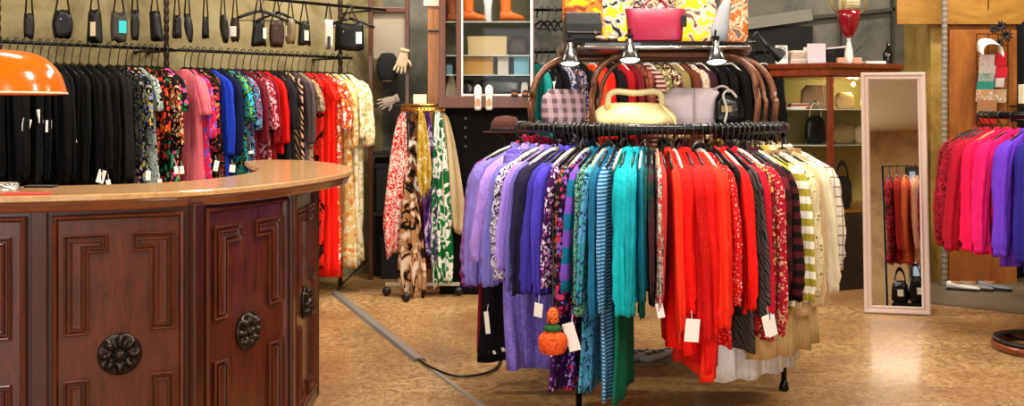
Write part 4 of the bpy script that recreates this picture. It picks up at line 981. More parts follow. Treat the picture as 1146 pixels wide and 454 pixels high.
lump_bag((X(524, bY), bY, zb_ + .092), .1, .1, .12, leather('black_vinyl', '#111212', .12), 'small black vinyl purse left of the wide vinyl bag', handle=False)
lump_bag((X(587, bY - .1), bY - .1, zb_ + .092), .06, .04, .1, cloth('plain', '#e8e2d4'), 'white pouch at the right front of the cabinet floor', handle=False)
tag(B().loft([[(s * .05 * (1 - .7 * q), y, q * .16) for s, y in ((-1, -.01), (1, -.01), (1, .01), (-1, .01))] for q in (0, .5, 1)]).obj('folded_napkin', cloth('plain', '#dccfa8'), loc=(X(505, bY), bY, zb_ + .092)), 'cream folded napkin behind the narrow cabinet pane', 'napkin')
tag(B().box((0, 0, .04), (.05, .05, .08)).obj('tin', plain('blue_tin', '#6aa0b4', .3), loc=(X(503, bY), bY, shz[1] + .001), bevel=.004), 'small blue tin behind the narrow cabinet pane', 'tin')
# shoes leaning on the ledge
zl = zb_ + .09
for (px, c, inn_, lab, s) in ((535, '#e9e0cf', '#b88a58', 'white slip on shoe standing on the cabinet ledge, left of the pair', 1), (547.5, '#e9e0cf', '#b88a58', 'white slip on shoe standing on the cabinet ledge, right of the pair', 1)):
    shoe((X(px, LY - .06), LY - .065, zl - .01 + .0), 0, .19, leather('shoe_' + c, c, .5), lab, rot=(0, -PI / 2 + .0, PI / 2), inn=inn_)
for (px, lab) in ((576, 'brown leather shoe on the cabinet ledge, left of the brown pair'), (588, 'brown leather shoe on the cabinet ledge, right of the brown pair')):
    shoe((X(px, LY - .06), LY - .02, zl), -PI / 2, .17, leather('shoe_brown', '#6a3c22', .35), lab, inn='#2a160c')

# ================================================================ WOOD LADDER FRAME AT THE CORNER
YL = 8.45
lf = empty('ladder_shelf', (X(436, YL), YL, 0), 0, 'tall reddish wooden ladder frame against the wall beside the cream dresses', 'shelf')
xl, xr = X(415, YL) - X(436, YL), X(456, YL) - X(436, YL)
for x in (xl, xr): B().box((x, 0, 1.35), (.035, .045, 2.7)).obj('upright', MW, lf, bevel=.004)
for py in (11, -30): B().box(((xl + xr) / 2, 0, Z(py, YL)), (xr - xl, .03, .04)).obj('rung', MW, lf, bevel=.003)
for py in (118, 172, 240): 
    B().box(((xl + xr) / 2, .1, Z(py, YL)), (xr - xl + .04, .2, .03)).obj('shelf_board', plain('dark_board', '#231a14', .5), lf, bevel=.003)
B().box(((xl + xr) / 2, .03, Z(38, YL)), (xr - xl - .03, .008, .40)).obj('canvas_panel', plain('grey_canvas', '#a89c88', .85), lf)
B().box(((xl + xr) / 2, .15, .5), (xr - xl - .02, .01, 1.0)).obj('back_board', plain('very_dark', '#14110f', .8), lf)
for (px, py, w_, h, lab, c) in ((428, 236, .2, .40, 'dark grey storage box on the lower ladder shelf', '#1d1b1a'), (436, 292, .24, .34, 'black storage crate at the bottom of the ladder frame', '#121110')):
    z0 = Z(240, YL) + .016 if py < 250 else 0.001
    e = empty('storage_box', (X(px + 6, YL), YL + .09, z0), 0, lab, 'box'); B().box((0, 0, h / 2), (w_, .14, h)).obj('carton', plain('box' + c, c, .6), e, bevel=.005); B().box((0, 0, h - .02), (w_ + .01, .15, .04)).obj('lid', plain('box' + c, c, .6), e, bevel=.004)
def glove(loc, mat, label, s=1.0, rot=(0, 0, 0)):
    e = empty('glove', loc, rot=rot, label=label, cat='glove')
    b = B(); n = 12
    b.loft([[(w_ * math.cos(2 * PI * k / n), .014 * math.sin(2 * PI * k / n), z) for k in range(n)] for w_, z in ((.034, .07), (.036, .05), (.034, .03), (.044, 0), (.05, -.04), (.047, -.065), (.03, -.072))][::-1])
    for k, (x, l, a) in enumerate(((-.036, .055, -.25), (-.013, .07, -.08), (.011, .068, .08), (.034, .052, .25))):
        b.tube([(x, 0, -.055), (x + l * .5 * math.sin(a), -.004, -.06 - l * .5), (x + l * math.sin(a), -.01, -.06 - l)], [.0115, .011, .008], 8)
    b.tube([(.036, 0, .0), (.066, -.006, -.02), (.082, -.01, -.052)], [.014, .012, .009], 8)
    b.V = [(x * s, y * s, z * s) for x, y, z in b.V]
    b.obj('hand', mat, e, smooth=True, sub=1)
    B().lathe([(.037 * s, .05 * s), (.039 * s, .065 * s), (.037 * s, .08 * s)], n=16, sy=.45).obj('cuff', mat, e, smooth=True)
    return e
glove((X(451, YL - .1), YL - .1, Z(66, YL)), cloth('plain', '#d9c4a0'), 'cream knitted glove with spread fingers hanging on the ladder frame', 1.02, (0, .25, 0))
glove((X(437, YL - .1), YL - .1, Z(113, YL)), cloth('plain', '#a8988a'), 'pinkish grey glove on the ladder shelf below the cream glove', .9, (0, 1.2, 0))
e = empty('beret', (X(434, YL - .03), YL - .05, Z(92, YL)), 0, 'black felt hat hanging behind the cream glove', 'hat')
B().lathe([(.01, .24), (.05, .235), (.085, .18), (.095, .11), (.08, .04), (.05, .0)], n=24, sy=.4).obj('crown', plain('black_felt', '#100f10', .9), e, smooth=True)
B().lathe([(.05, .0), (.056, .008), (.052, .02)], n=24, sy=.45).obj('band', plain('brown_band', '#5a3828', .7), e, smooth=True)

# ================================================================ SCARF STAND
SY = 7.7
ss = empty('scarf_stand', (X(473, SY), SY, 0), 0, 'brass topped rolling scarf stand near the wall', 'stand')
zt2 = Z(122, SY)
B().tube([(X(457, SY) - X(473, SY), 0, .1), (X(457, SY) - X(473, SY), 0, zt2)], .012, 10).obj('post', BLACKM, ss, smooth=True)
B().tube([(-.16, 0, zt2), (.17, 0, zt2)], .013, 8).tube([(-.16, .03, zt2 + .03), (.17, .03, zt2 + .03)], .01, 8).tube([(-.16, -.03, zt2 - .01), (.17, -.03, zt2 - .01)], .01, 8).obj('brass_bar', BRASS, ss, smooth=True)
for k in range(12): B().tube([(-.15 + k * .028, -.03, zt2 - .012), (-.15 + k * .028, -.045, zt2 + .0), (-.15 + k * .028, 0, zt2 + .02)], .004, 5).obj('clip', BRASS, ss)
B().box((-.02, -.0, zt2 + .075), (.10, .01, .07)).obj('sign_card', CREAM, ss, bevel=.002)
B().box((.0, 0, .09), (.56, .03, .025)).box((-.10, -.1, .085), (.03, .3, .022)).obj('foot_bar', plain('pale_metal', '#b8b0a0', .35, .6), ss, bevel=.003)
for (x, y) in ((-.27, 0), (.27, 0), (-.10, -.24), (-.10, .04)):
    B().lathe([(.0, -.014), (.03, -.012), (.034, 0), (.03, .012), (.0, .014)], n=16, cap=False).obj('castor', BLACK, ss, loc=(x, y, .035), rot=(PI / 2, 0, 0), smooth=True)
def scarf(px0, px1, xtop, y0, yend, mat, label, yy=0.0, seed=1, pointed=.5):
    r = random.Random(seed); rows_ = 22; n = 14; xt = X(xtop, SY); z0 = Z(y0, SY); z1 = Z(yend, SY)
    ca, cb = X(px0, SY), X(px1, SY); p1, p2 = r.uniform(0, 6), r.uniform(0, 6)
    rg = []
    for i in range(rows_):
        q = i / (rows_ - 1); k = q ** .55
        l = (xt - .012) * (1 - k) + ca * k; rr2 = (xt + .012) * (1 - k) + cb * k
        if q > .75: sh = (q - .75) / .25 * pointed * .45; m_ = l + (rr2 - l) * .55; l = l + (m_ - l) * sh; rr2 = rr2 - (rr2 - m_) * sh
        front, back = [], []
        for j in range(n):
            u = j / (n - 1); x = l + (rr2 - l) * u
            am = .006 + .03 * q; y = am * math.sin(u * PI * 5 + p1 + q * 1.2) + am * .5 * math.sin(u * PI * 11 + p2)
            z = z0 + (z1 - z0) * q + .03 * q * math.sin(u * 5 + p2)
            front.append((x, y - .006, z)); back.append((x, y + .006, z))
        rg.append(front + back[::-1])
    o = B().loft(rg).obj('scarf', mat, smooth=True, loc=(0, SY + yy, 0))
    return tag(o, label, 'scarf')
scarf(425, 458, 452, 124, 286, cloth('print', '#e8321c', '#f4ece0', '#d62a18', .9, rough=.45), 'orange red and white patterned silk scarf, leftmost on the stand', -.01, 1, 1)
scarf(444, 482, 464, 124, 232, cloth('print', '#f0e8dc', '#7a4a2c', '#1a1412', .3, rough=.45), 'white and brown printed scarf left of the yellow one', .0, 2, .3)
scarf(466, 486, 471, 124, 216, cloth('print', '#caa030', '#d8b44a', '#efe2b0', .6, rough=.45), 'mustard yellow silk scarf in the middle of the stand', -.035, 3, 1)
scarf(472, 492, 478, 124, 290, cloth('print', '#4a2266', '#7a4aa0', '#e6d8ec', .4, rough=.45), 'purple scarf with a white edge on the stand', -.01, 4, 1)
scarf(480, 496, 486, 124, 300, cloth('plain', '#7a7a42', rough=.5), 'olive green scarf behind the green and white one', .03, 5, 1)
scarf(482, 510, 490, 124, 318, cloth('print', '#0f6a34', '#f0efe6', '#14843f', .24, rough=.45), 'green and white silk scarf reaching lowest at the right', -.03, 6, .6)
scarf(494, 524, 494, 124, 258, cloth('plain', '#cdb68e', rough=.5), 'plain beige scarf, rightmost on the stand', .0, 7, 1)
scarf(444, 482, 458, 200, 338, cloth('print', '#1a1412', '#b8845a', '#e6d2b8', .3, rough=.45), 'long black, brown and cream scarf hanging nearest the floor', -.065, 8, 1)
scarf(440, 500, 470, 150, 300, cloth('print', '#3a1812', '#8a4a34', '#5a1a1a', .8, rough=.5), 'dark brown and wine scarf at the back of the stand', .06, 9, .6)
# ================================================================ BENTWOOD DISPLAY SHELF ON THE BIG RACK
DZ = 1.316
USZ0, USZ1 = 1.675, 1.715
BW = wood('bentwood', '#4a2616', '#9a6244', .3, .5, scale=(8, 8, 8))
ds = empty('bentwood_shelf', (RC.x, RC.y, DZ), 0, 'bentwood display shelf with arched hoops standing on top of the big round rack', 'shelf')
def hoop(xa, xb, y, name='hoop', rr1=.16, rod=.015):
    xa -= RC.x; xb -= RC.x; y -= RC.y; zt = USZ0 - DZ - .016
    pts = [(xa, y, 0), (xa - .01, y, zt * .35), (xa, y, zt - rr1)] + arc((xa + rr1, y, zt - rr1), rr1, PI, PI / 2, 8) + arc((xb - rr1, y, zt - rr1), rr1, PI / 2, 0, 8) + [(xb, y, zt - rr1), (xb + .01, y, zt * .35), (xb, y, 0)]
    B().tube(pts, rod, 10).obj(name, BW, ds, smooth=True)
hoop(X(664, 4.86), X(846, 4.86), 4.86); hoop(X(596, 5.3), X(866, 5.3), 5.3, rr1=.2, rod=.018)
hoop(X(672, 4.95), X(855, 4.95), 4.95, rr1=.2, rod=.011)
bl = plain('black_gloss', '#0d0c0c', .2, coat=.4)
sh = [( -.36, -.42), (.32, -.42), (.46, -.2), (.5, .1), (.36, .38), (-.3, .38), (-.46, .1), (-.46, -.2)]
slab(catmull(sh, 5, True), [(.01, USZ0 - DZ), (0, USZ0 - DZ + .008), (0, USZ1 - DZ - .008), (.01, USZ1 - DZ)]).obj('upper_shelf', bl, ds)
B().tube([(-.40, -.45, USZ0 - DZ + .01), (.40, -.45, USZ0 - DZ + .01)], .009, 8).obj('front_rail', CHROME, ds, smooth=True)
# clip-on lamps at the front edge of the upper shelf
for i, (px, py, lab) in enumerate(((638, 72, 'left small metal clip lamp on the bentwood shelf'), (705, 68, 'middle small metal clip lamp, lit, on the bentwood shelf'), (802, 70, 'right small metal clip lamp, lit, on the bentwood shelf'))):
    Yl = 4.73; x = X(px, Yl); z = Z(py, Yl)
    e = empty('clip_lamp', (x, Yl, z), 0, lab, 'lamp')
    G = plain('grey_metal', '#5a5a58', .25, .9)
    M = Matrix.Rotation(-.22, 4, 'X')
    B().lathe([(.05, 0), (.051, .004), (.032, .05), (.017, .078), (.016, .1), (.012, .104)], n=28, cap=False).xform(M).obj('shade', G, e, smooth=True)
    B().lathe([(.0, -.001), (.03, .0), (.044, .006)], n=24, cap=False).xform(M).obj('bulb', emit('bulb_glow', '#fff6e6', 9 if i else 2), e, smooth=True)
    B().tube([(0, .022, .10), (0, .035, .135), (0, .02, .15), (0, .035, .152)], .005, 8).obj('stem', BLACKM, e, smooth=True)
    B().box((0, .04, .118 - .0), (.035, .05, .012)).box((0, .04, USZ1 - z + .006), (.03, .06, .01)).obj('clamp', BLACKM, e, bevel=.002)
    l = bpy.data.lights.new('clip_lamp_light', 'SPOT'); l.energy = 9 if i else 3; l.spot_size = 2.2; l.spot_blend = .6; l.color = (1, .93, .8); l.shadow_soft_size = .04
    lo2 = bpy.data.objects.new('clip_lamp_light', l); COL.objects.link(lo2); lo2.location = (x, Yl - .005, z - .01); lo2.rotation_euler = (-.22, 0, 0)
# bags on the rack top
b1 = lump_bag((X(631, 4.95), 4.95, DZ), .225, .09, .178, cloth('plaid', '#a88a94', '#6e5a64', '#d8bcc4', 1.6, rough=.4), 'pink grey woven leather bag at the left on the rack top', handle=False, soft=.35)
CRM = leather('cream_leather', '#d8c48c', .3)
cy = 4.90
e = empty('handbag', (X(710, cy), cy, DZ), 0, 'cream yellow leather bag with rolled handle in the middle of the rack top', 'bag')
w_, h_ = 92 * cy / F, .115; rg = []; n = 36
for q in range(13):
    s = q / 12; k = [.80, .94, 1.0, 1.02, 1.03, 1.02, 1.0, .97, .93, .88, .82, .7, .5][q]
    rg.append([(w_ / 2 * k * math.copysign(abs(math.cos(2 * PI * j / n)) ** .7, math.cos(2 * PI * j / n)), .075 * k * (1 - .3 * s) * math.copysign(abs(math.sin(2 * PI * j / n)) ** .8, math.sin(2 * PI * j / n)), h_ * s + .008 * math.sin(6 * 2 * PI * j / n) * s * (1 - s) * 4) for j in range(n)])
B().loft(rg).obj('body', CRM, e, smooth=True)
B().tube(catmull([(-.13, -.02, h_ * .8), (-.125, -.03, h_ + .03), (-.09, -.03, h_ + .052), (0, -.03, h_ + .045), (.09, -.03, h_ + .052), (.125, -.03, h_ + .03), (.13, -.02, h_ * .8)], 5, False), .015, 10).obj('handle', leather('pale_leather', '#e6d9a0', .3), e, smooth=True)
B().tube(catmull([(.12, -.05, h_ * .9), (.155, -.07, .06), (.19, -.06, .01)], 5, False), .006, 6).obj('strap', CRM, e, smooth=True)
for s in (-1, 1): B().lathe([(.0, -.003), (.013, -.003), (.013, .003), (0, .003)], n=14).obj('ring', BRASS, e, loc=(s * .128, -.04, h_ * .82), rot=(PI / 2, 0, 0))
WL = leather('blush_leather', '#e8d6da', .3)
e = lump_bag((X(775, 5.05), 5.05, DZ), .34, .11, .185, WL, 'wide pale pink leather bag right of the cream bag', handle=False, soft=.45)
B().box((0, -.058, .10), (.006, .004, .16)).obj('seam', plain('seam_rose', '#b89aa0', .5), e)
B().tube(catmull([(.10, -.03, .18), (.13, -.06, .195), (.17, -.03, .18), (.175, -.05, .13)], 5, False), .006, 6).obj('strap', WL, e, smooth=True)
e = lump_bag((X(815, 4.98), 4.98, DZ), .15, .10, .16, leather('black_patent2', '#0c0c0d', .12), 'black glossy bag with a pale strap at the right on the rack top', handle=False)
B().tube(catmull([(-.03, -.06, .02), (-.02, -.065, .08), (-.035, -.05, .15), (.0, -.03, .175), (.03, -.05, .14)], 5, False), .006, 6).obj('strap', plain('pale_strap', '#d8cfc0', .4), e, smooth=True)
B().box((-.02, -.06, .085), (.05, .006, .03)).obj('label_patch', plain('gold_patch', '#a8905a', .4, .3), e)
# upper shelf: bags, shoes, printed totes
UZ = USZ1 + .001
e = empty('handbag', (X(651, 4.95), 4.95, UZ), .12, 'structured black leather handbag with flap on the upper shelf, left', 'bag')
BL2 = leather('black_leather', '#17181a', .25)
B().loft([[(x, y, z) for x, y in ((-w1, -d1), (w1, -d1), (w1, d1), (-w1, d1))] for w1, d1, z in ((.082, .045, 0), (.086, .05, .02), (.086, .045, .10), (.08, .03, .138))]).obj('body', BL2, e, bevel=.008)
B().loft([[(x, y, z) for x, y in ((-w1, -d1), (w1, -d1), (w1, -d1 + .01), (-w1, -d1 + .01))] for w1, d1, z in ((.086, .062, .045), (.088, .06, .09), (.084, .042, .146))]).obj('flap', BL2, e, bevel=.003)
B().box((0, -.062, .05), (.16, .003, .004)).obj('trim', CHROME, e); B().lathe([(0, -.004), (.008, -.003), (.008, 0)], n=12).obj('clasp', CHROME, e, loc=(.055, -.064, .05), rot=(PI / 2, 0, 0))
for (px, c, lab, rz) in ((671, '#b08a74', 'tan flat shoe on the upper shelf, left of the pair', -1.4), (686, '#b08a74', 'tan flat shoe on the upper shelf, right of the pair', -1.7)):
    shoe((X(px, 4.9), 4.92, UZ + .006), rz, .17, leather('shoe_tan', c, .4), lab, inn='#e0c8b0')
CR = leather('crimson_leather', '#8e0e34', .25)
e = empty('handbag', (X(733, 4.9), 4.9, UZ), 0, 'crimson leather tote bag in the middle of the upper shelf', 'bag')
ww = 62 * 4.9 / F / 2
B().loft([[(w1 * math.copysign(abs(math.cos(2 * PI * j / 32)) ** .3, math.cos(2 * PI * j / 32)), d1 * math.copysign(abs(math.sin(2 * PI * j / 32)) ** .7, math.sin(2 * PI * j / 32)), z) for j in range(32)] for w1, d1, z in ((ww * .9, .045, 0), (ww * .96, .06, .01), (ww, .055, .06), (ww * 1.04, .035, .13), (ww * 1.08, .018, .162))]).obj('body', CR, e, smooth=True, angle=50)
for s in (-1, 1): B().tube(arc((0, s * .015, .155), .055, 0, PI, 10), .004, 6).obj('handle', CR, e, smooth=True)
B().box((.13, -.045, .10), (.028, .008, .055)).obj('leather_fob', BL2, e, bevel=.003)
e = empty('purse', (X(768, 4.88), 4.95, UZ), 0, 'small dark purse right of the crimson bag', 'bag')
# printed totes and silk bundles behind
def tote(px, Y, w, h, mat, label, rz=0, strapm=None):
    e = empty('tote_bag', (X(px, Y), Y, UZ), rz, label, 'bag')
    rg = []; n = 32
    for q in range(8):
        s = q / 7; rg.append([((w / 2) * (1 + .05 * s) * math.copysign(abs(math.cos(2 * PI * j / n)) ** .35, math.cos(2 * PI * j / n)), (.05 - .03 * s) * math.copysign(abs(math.sin(2 * PI * j / n)) ** .7, math.sin(2 * PI * j / n)) + .008 * math.sin(j * .9 + q) * s, h * s + .01 * math.sin(j * .7) * s) for j in range(n)])
    B().loft(rg).obj('body', mat, e, smooth=True)
    for sg in (-1, 1): B().tube(arc((0, sg * .02, h - .01), w * .22, 0, PI, 10), .006, 6).obj('handle', strapm or mat, e, smooth=True)
bpy.data.objects.remove(e)
tote(652, 5.25, .20, .27, cloth('print', '#e8c21c', '#d87a2a', '#8a3a1a', .45, rough=.4), 'yellow and orange printed tote behind the black handbag', .1, BL2)
tote(690, 5.28, .17, .30, cloth('print', '#f0cc20', '#b8b0a8', '#2a2624', .6, rough=.4), 'yellow and grey printed tote left of the crimson bag', 0)
tote(732, 5.32, .22, .31, cloth('print', '#b8aca4', '#3a3330', '#e0a890', .9, rough=.4), 'grey and pink floral tote behind the crimson bag', 0)
tote(779, 5.2, .20, .30, cloth('print', '#ecc61e', '#e8b8a0', '#6a4a3a', .5, rough=.4), 'yellow and peach printed tote right of the crimson bag', 0)
tote(822, 5.2, .13, .27, cloth('print', '#a85c2a', '#d8a884', '#6a5a50', .7, rough=.4), 'orange brown printed tote at the right end of the shelf', 0)
e = empty('pouch', (X(806, 4.98), 4.98, UZ), 0, 'crumpled silver grey pouch above the right clip lamp', 'bag')
rg = []; n = 20
for x, r_, z in ((0, .02, 0), (-.005, .038, .02), (-.002, .042, .07), (.01, .034, .12), (.022, .03, .17), (.03, .02, .2), (.034, .012, .215)):
    rg.append([(x + r_ * math.cos(2 * PI * k / n) * (1 + .15 * math.cos(5 * 2 * PI * k / n + z * 30)), .7 * r_ * math.sin(2 * PI * k / n), z) for k in range(n)])
B().loft(rg).obj('body', leather('silver_leather', '#9a9ca0', .25), e, smooth=True); B().tube([(.03, 0, .19), (.07, 0, .2), (.11, 0, .22)], .005, 6).obj('strap', leather('tan_strap', '#a8744a'), e)
# black adjustable lamp at the right of the shelf
e = empty('arm_lamp', (RC.x + .46, 5.0, UZ), 0, 'black jointed arm lamp at the right end of the bentwood shelf', 'lamp')
B().lathe([(.03, 0), (.03, .012), (.01, .02)], n=16).obj('base', BLACK, e, smooth=True)
B().tube([(0, 0, .01), (.03, 0, .06), (.07, 0, .0), (.1, 0, -.03)], .006, 8).tube([(.0, .015, .02), (.06, .015, .03), (.12, .015, -.04)], .004, 8).obj('arm', BLACK, e, smooth=True)
B().lathe([(.034, -.03), (.03, 0), (.014, .03), (.01, .05)], n=18, cap=False).xform(Matrix.Rotation(-.9, 4, 'Y')).obj('shade', BLACK, e, loc=(.13, 0, -.045), smooth=True)

# ================================================================ BACK RAILS BEHIND THE BIG RACK
def back_rail(x0, x1, y, z, label):
    e = empty('clothes_rail', (x0, y, z), 0, label, 'clothes rail')
    B().tube([(0, 0, 0), (x1 - x0, 0, 0)], .011, 8).obj('rod', BLACKM, e, smooth=True)
    for x in (.03, x1 - x0 - .03): B().tube([(x, 0, 0), (x, 8.9 - y, 0)], .008, 8).obj('wall_bracket', BLACKM, e, smooth=True)
back_rail(X(598, 8.35), X(645, 8.35), 8.35, Z(11, 8.35), 'short high rail with empty black hangers right of the glass cabinet')
for px in (606, 613, 621, 629, 637):
    hanger((X(px, 8.35), 8.35, Z(11, 8.35)), 1.15, 'black', 'empty hangers on the short high rail', 'empty black hanger on the short high rail', half=.19)
bz = 1.86
back_rail(X(598, 8.3), X(862, 8.3), 8.3, bz, 'long back wall rail with clothes seen under the bentwood shelf')
BK = [(600, 'shirt', 'teal green shirt beside the glass cabinet edge', CL('plain', '#1f9a90')), (606, 'coat', 'black coat with white tag right of the glass cabinet', BLK[0]), (613, 'coat', 'black jacket next to the tagged black coat on the back rail', BLK[1]), (621, 'coat', 'black long coat left of the blue printed blouse on the back rail', BLK[2]),
 (630, 'blouse', 'navy and white printed blouse seen above the woven bag', CL('print', '#232c58', '#c8c4cc', '#5a5a90', 1.2)), (640, 'blouse', 'indigo floral blouse left of the orange dress', CL('floral', '#1a1c3a', '#8a88b8', '#b08a60', 1)), (650, 'coat', 'black coat left of the orange dress on the back rail', BLK[3]),
 (662, 'dress', 'bright orange red dress on the back rail', CL('plain', '#f0421a')), (672, 'dress', 'scarlet dress right of the orange one on the back rail', CL('plain', '#d81c14')), (683, 'coat', 'black coat between the red dresses on the back rail', BLK[1]),
 (694, 'dress', 'dark crimson dress on the back rail behind the middle lamp', CL('plain', '#a8121c')), (704, 'dress', 'wine red blouse on the back rail right of the middle lamp', CL('plain', '#6e141e')), (714, 'dress', 'brown red patterned dress on the back rail', CL('print', '#7a2a22', '#a85a44', '#3a1410', 1)),
 (724, 'dress', 'pale pink and brown dress on the back rail', CL('stripe', '#c8a090', '#5a3028', None, 2)), (734, 'dress', 'olive and tan floral dress on the back rail', CL('floral', '#5a5a30', '#c8b080', None, 1)), (744, 'dress', 'maroon dress with cream flowers on the back rail', CL('floral', '#4a1a1a', '#d8c8a0', None, 1)),
 (754, 'dress', 'khaki dress on the back rail', CL('plain', '#8a7a4a')), (764, 'dress', 'rust brown dress on the back rail', CL('plain', '#6a3420')), (773, 'dress', 'cream dress with red spots on the back rail', CL('dots', '#d8c8b0', '#b03a2a', None, 1)), (782, 'dress', 'dark plum dress on the back rail', CL('plain', '#3a1a24')),
 (792, 'coat', 'black cape at the right part of the back rail', BLK[0]), (804, 'coat', 'black wool coat behind the right clip lamp', BLK[2]), (816, 'coat', 'black evening coat right of the right clip lamp', BLK[1]), (828, 'coat', 'black overcoat behind the right hoop', BLK[3]), (842, 'coat', 'black coat, second from the right end of the back rail', BLK[0]), (854, 'coat', 'black coat at the right end of the back rail', BLK[1])]
for i, (px, name, lab, m) in enumerate(BK):
    x = X(px, 8.3)
    garment(name, name, lab, (x, 8.3, bz), -PI / 2 + .35, m, 1.05 if name != 'coat' else 1.2, .5, w=.2, t=.038, flare=.05, inner=False, tags=[(.27, 0, -.14 - .1 * (i % 3), .045, .08, .2)] if px in (606, 613) else ())
    hanger((x, 8.3, bz), -PI / 2 + .35, 'clear' if i % 3 == 1 else 'black', 'hangers on the back wall rail', 'pale hanger on the long back wall rail' if i % 3 == 1 else 'black hanger on the long back wall rail', half=.18)

# ================================================================ BAGS HANGING ON THE UPPER LEFT RAIL
def rail_pt(px, z=2.2):
    k = (px - CX) / F; s = (k * LR0.y - LR0.x) / (RD.x - k * RD.y); return LR0 + RD * s
HB = [  # px0,px1,y0,y1,kind,material,label,strapcolour, card
 (27, 38, 17, 42, leather('hb1', '#1a1512'), 'slim dark purse, leftmost of the hanging bags', None),
 (59, 81, 13, 42, leather('hb2', '#060606'), 'square black shoulder bag hanging above the orange lamp', None),
 (97, 115, 12, 47, leather('hb3', '#12100e'), 'black and cream drawstring purse on the upper rail', (('#d8c8a8', .35, .4, .35),)),
 (124, 142, 15, 46, leather('hb4', '#3a342c'), 'brown grey purse with a bright cyan tag', (('#28c8d0', .3, .5, .45),)),
 (146, 156, 13, 44, leather('hb5', '#171311'), 'narrow dark brown purse right of the cyan tagged purse', None),
 (166, 180, 14, 45, leather('hb6', '#0f0e0e'), 'long black fringed pouch on the upper rail', None),
 (193, 203, 18, 42, leather('hb7', '#11100f'), 'small black pouch left of the pointed black one', None),
 (205, 214, 17, 47, leather('hb8', '#191512'), 'pointed black pouch beside the middle upright post', None),
 (226, 234, 20, 42, leather('hb9', '#100f0f'), 'slim black glasses case right of the middle upright post', None),
 (245, 254, 18, 47, leather('hb10', '#1d1812'), 'leaf shaped black purse on the upper rail', None),
 (258, 268, 21, 46, leather('hb11', '#2a1a12'), 'dark purse mostly covered by a big white tag', (('#f2efe6', .0, .42, .9),)),
 (281, 298, 24, 51, leather('hb12', '#060606'), 'rounded black bag with white strap end', (('#e8e4da', .7, .5, .22),)),
 (301, 318, 24, 52, leather('hb13', '#3a221a'), 'dark brown handbag between the black and cream bags', None),
 (319, 331, 22, 48, leather('hb14', '#7a6a4a'), 'khaki and cream purse beside the black striped bag', (('#e8dcc0', -.5, .5, .3),)),
 (333, 348, 25, 50, leather('hb15', '#141212'), 'black flap bag with a pale centre panel', (('#d8cabc', 0, .4, .35),)),
 (362, 373, 23, 54, leather('hb16', '#d2c8b4'), 'cream and black slipper shaped purse', (('#15120f', 0, .2, .3),)),
 (374, 408, 27, 56, leather('hb17', '#060606'), 'large flat black pouch with light blue label, rightmost hanging bag', (('#c8e2ec', .75, .45, .2),)),
]
for i, (x0, x1, y0, y1, m, lab, cards) in enumerate(HB):
    pc = (x0 + x1) / 2; p = rail_pt(pc); Y = p.y; q = LR0 + (p - LR0)
    w_ = (x1 - x0) * Y / F; h = (y1 - y0) * Y / F; zt = Z(y0, Y); zb = Z(y1, Y)
    e = empty('hanging_bag', (p.x, p.y, zb), .25 + .5 * math.sin(i * 2.3), lab, 'bag'); rg = []; n = 24
    shape = i % 3
    for k in range(11):
        s = k / 10; f = (.80 + .2 * math.sin(PI * (s * .8 + .1))) if shape == 0 else (.5 + .5 * math.sin(PI * (.15 + .75 * s))) if shape == 1 else (1 - .28 * s)
        if i in (5, 6): f = .75 + .25 * (1 - s)
        if i in (7, 9): f = math.sin(PI * (.04 + .88 * s)) ** .7
        if i == 16: f = 1 - .05 * s
        ed = min(1, min(s, 1 - s) * 6 + .55)
        rg.append([(w_ / 2 * f * math.copysign(abs(math.cos(2 * PI * j / n)) ** .7, math.cos(2 * PI * j / n)) + (.02 * (1 - s) if i in (5, 7, 9) else 0), (.035 * ed) * math.copysign(abs(math.sin(2 * PI * j / n)) ** .8, math.sin(2 * PI * j / n)), h * s + .014 * math.sin(j * 1.1 + i) * s + .01 * math.sin(j * .9 + 2 * i) * (1 - s)) for j in range(n)])
    B().loft(rg).obj('body', m, e, smooth=True)
    top = 2.2 - zb; sw = min(.35 * w_, .09)
    B().tube([(-sw, 0, h * .92), (-.006, 0, top + .008), (0, -.0, top + .016), (.006, 0, top + .008), (sw, 0, h * .92)], .0055, 6).obj('strap', leather('strap_dark', '#2a1e14'), e, smooth=True)
    if w_ > .11: B().lathe([(0, -.004), (.006, -.003), (.006, 0)], n=12).obj('clasp', CHROME, e, loc=(-w_ * .15, -.036, h * .7), rot=(PI / 2, 0, 0))
    if cards:
        for c, cx_, cz_, cw_ in cards:
            B().box((cx_ * w_ / 2, -.043, h * cz_), (cw_ * w_, .004, h * .45)).obj('card_tag', plain('tagc' + c, c, .5), e, bevel=.001)
for (px, rz, lab) in ((291, .2, 'left of the bare wire hangers above the bags'), (312, .9, 'wide tilted hanger above the dark brown bag'), (391, -.1, 'hanger carrying the large flat black pouch')):
    p = rail_pt(px); hanger((p.x, p.y, 2.2), rz, 'black', None, 'black hanger, ' + lab, half=.2)

# ================================================================ RIGHT BACKGROUND: TIMBER PANEL, POSTCARDS
PW = wood('orange_plywood', '#7a3c12', '#b8702c', .45, .15, scale=(1.5, 1.5, .35), rings=5)
YW = 8.25
e = empty('timber_wardrobe', (X(1100, YW), YW, 0), 0, 'tall orange brown plywood wardrobe behind the right rack', 'wardrobe')
hw = (X(1139, YW) - X(1061, YW)) / 2
B().box((0, .3, 1.32), (2 * hw, .55, 2.63)).obj('carcass', PW, e, bevel=.006)
B().box((0, .005, 1.02), (2 * hw - .02, .03, 2.03)).obj('door', PW, e, bevel=.004)
vb = [(-hw - .42, 2.08), (hw + .01, 2.08), (hw + .05, 2.12), (hw + .05, 2.28), (hw + .02, 2.33), (-hw - .42, 2.36)]
B().loft([[(x, y, z) for x, z in vb] for y in (-.03, -.005)][::-1]).obj('valance', wood('ochre_plywood', '#8a5c1c', '#c08c3c', .45, .1, scale=(1, 1, 3), rings=4), e)
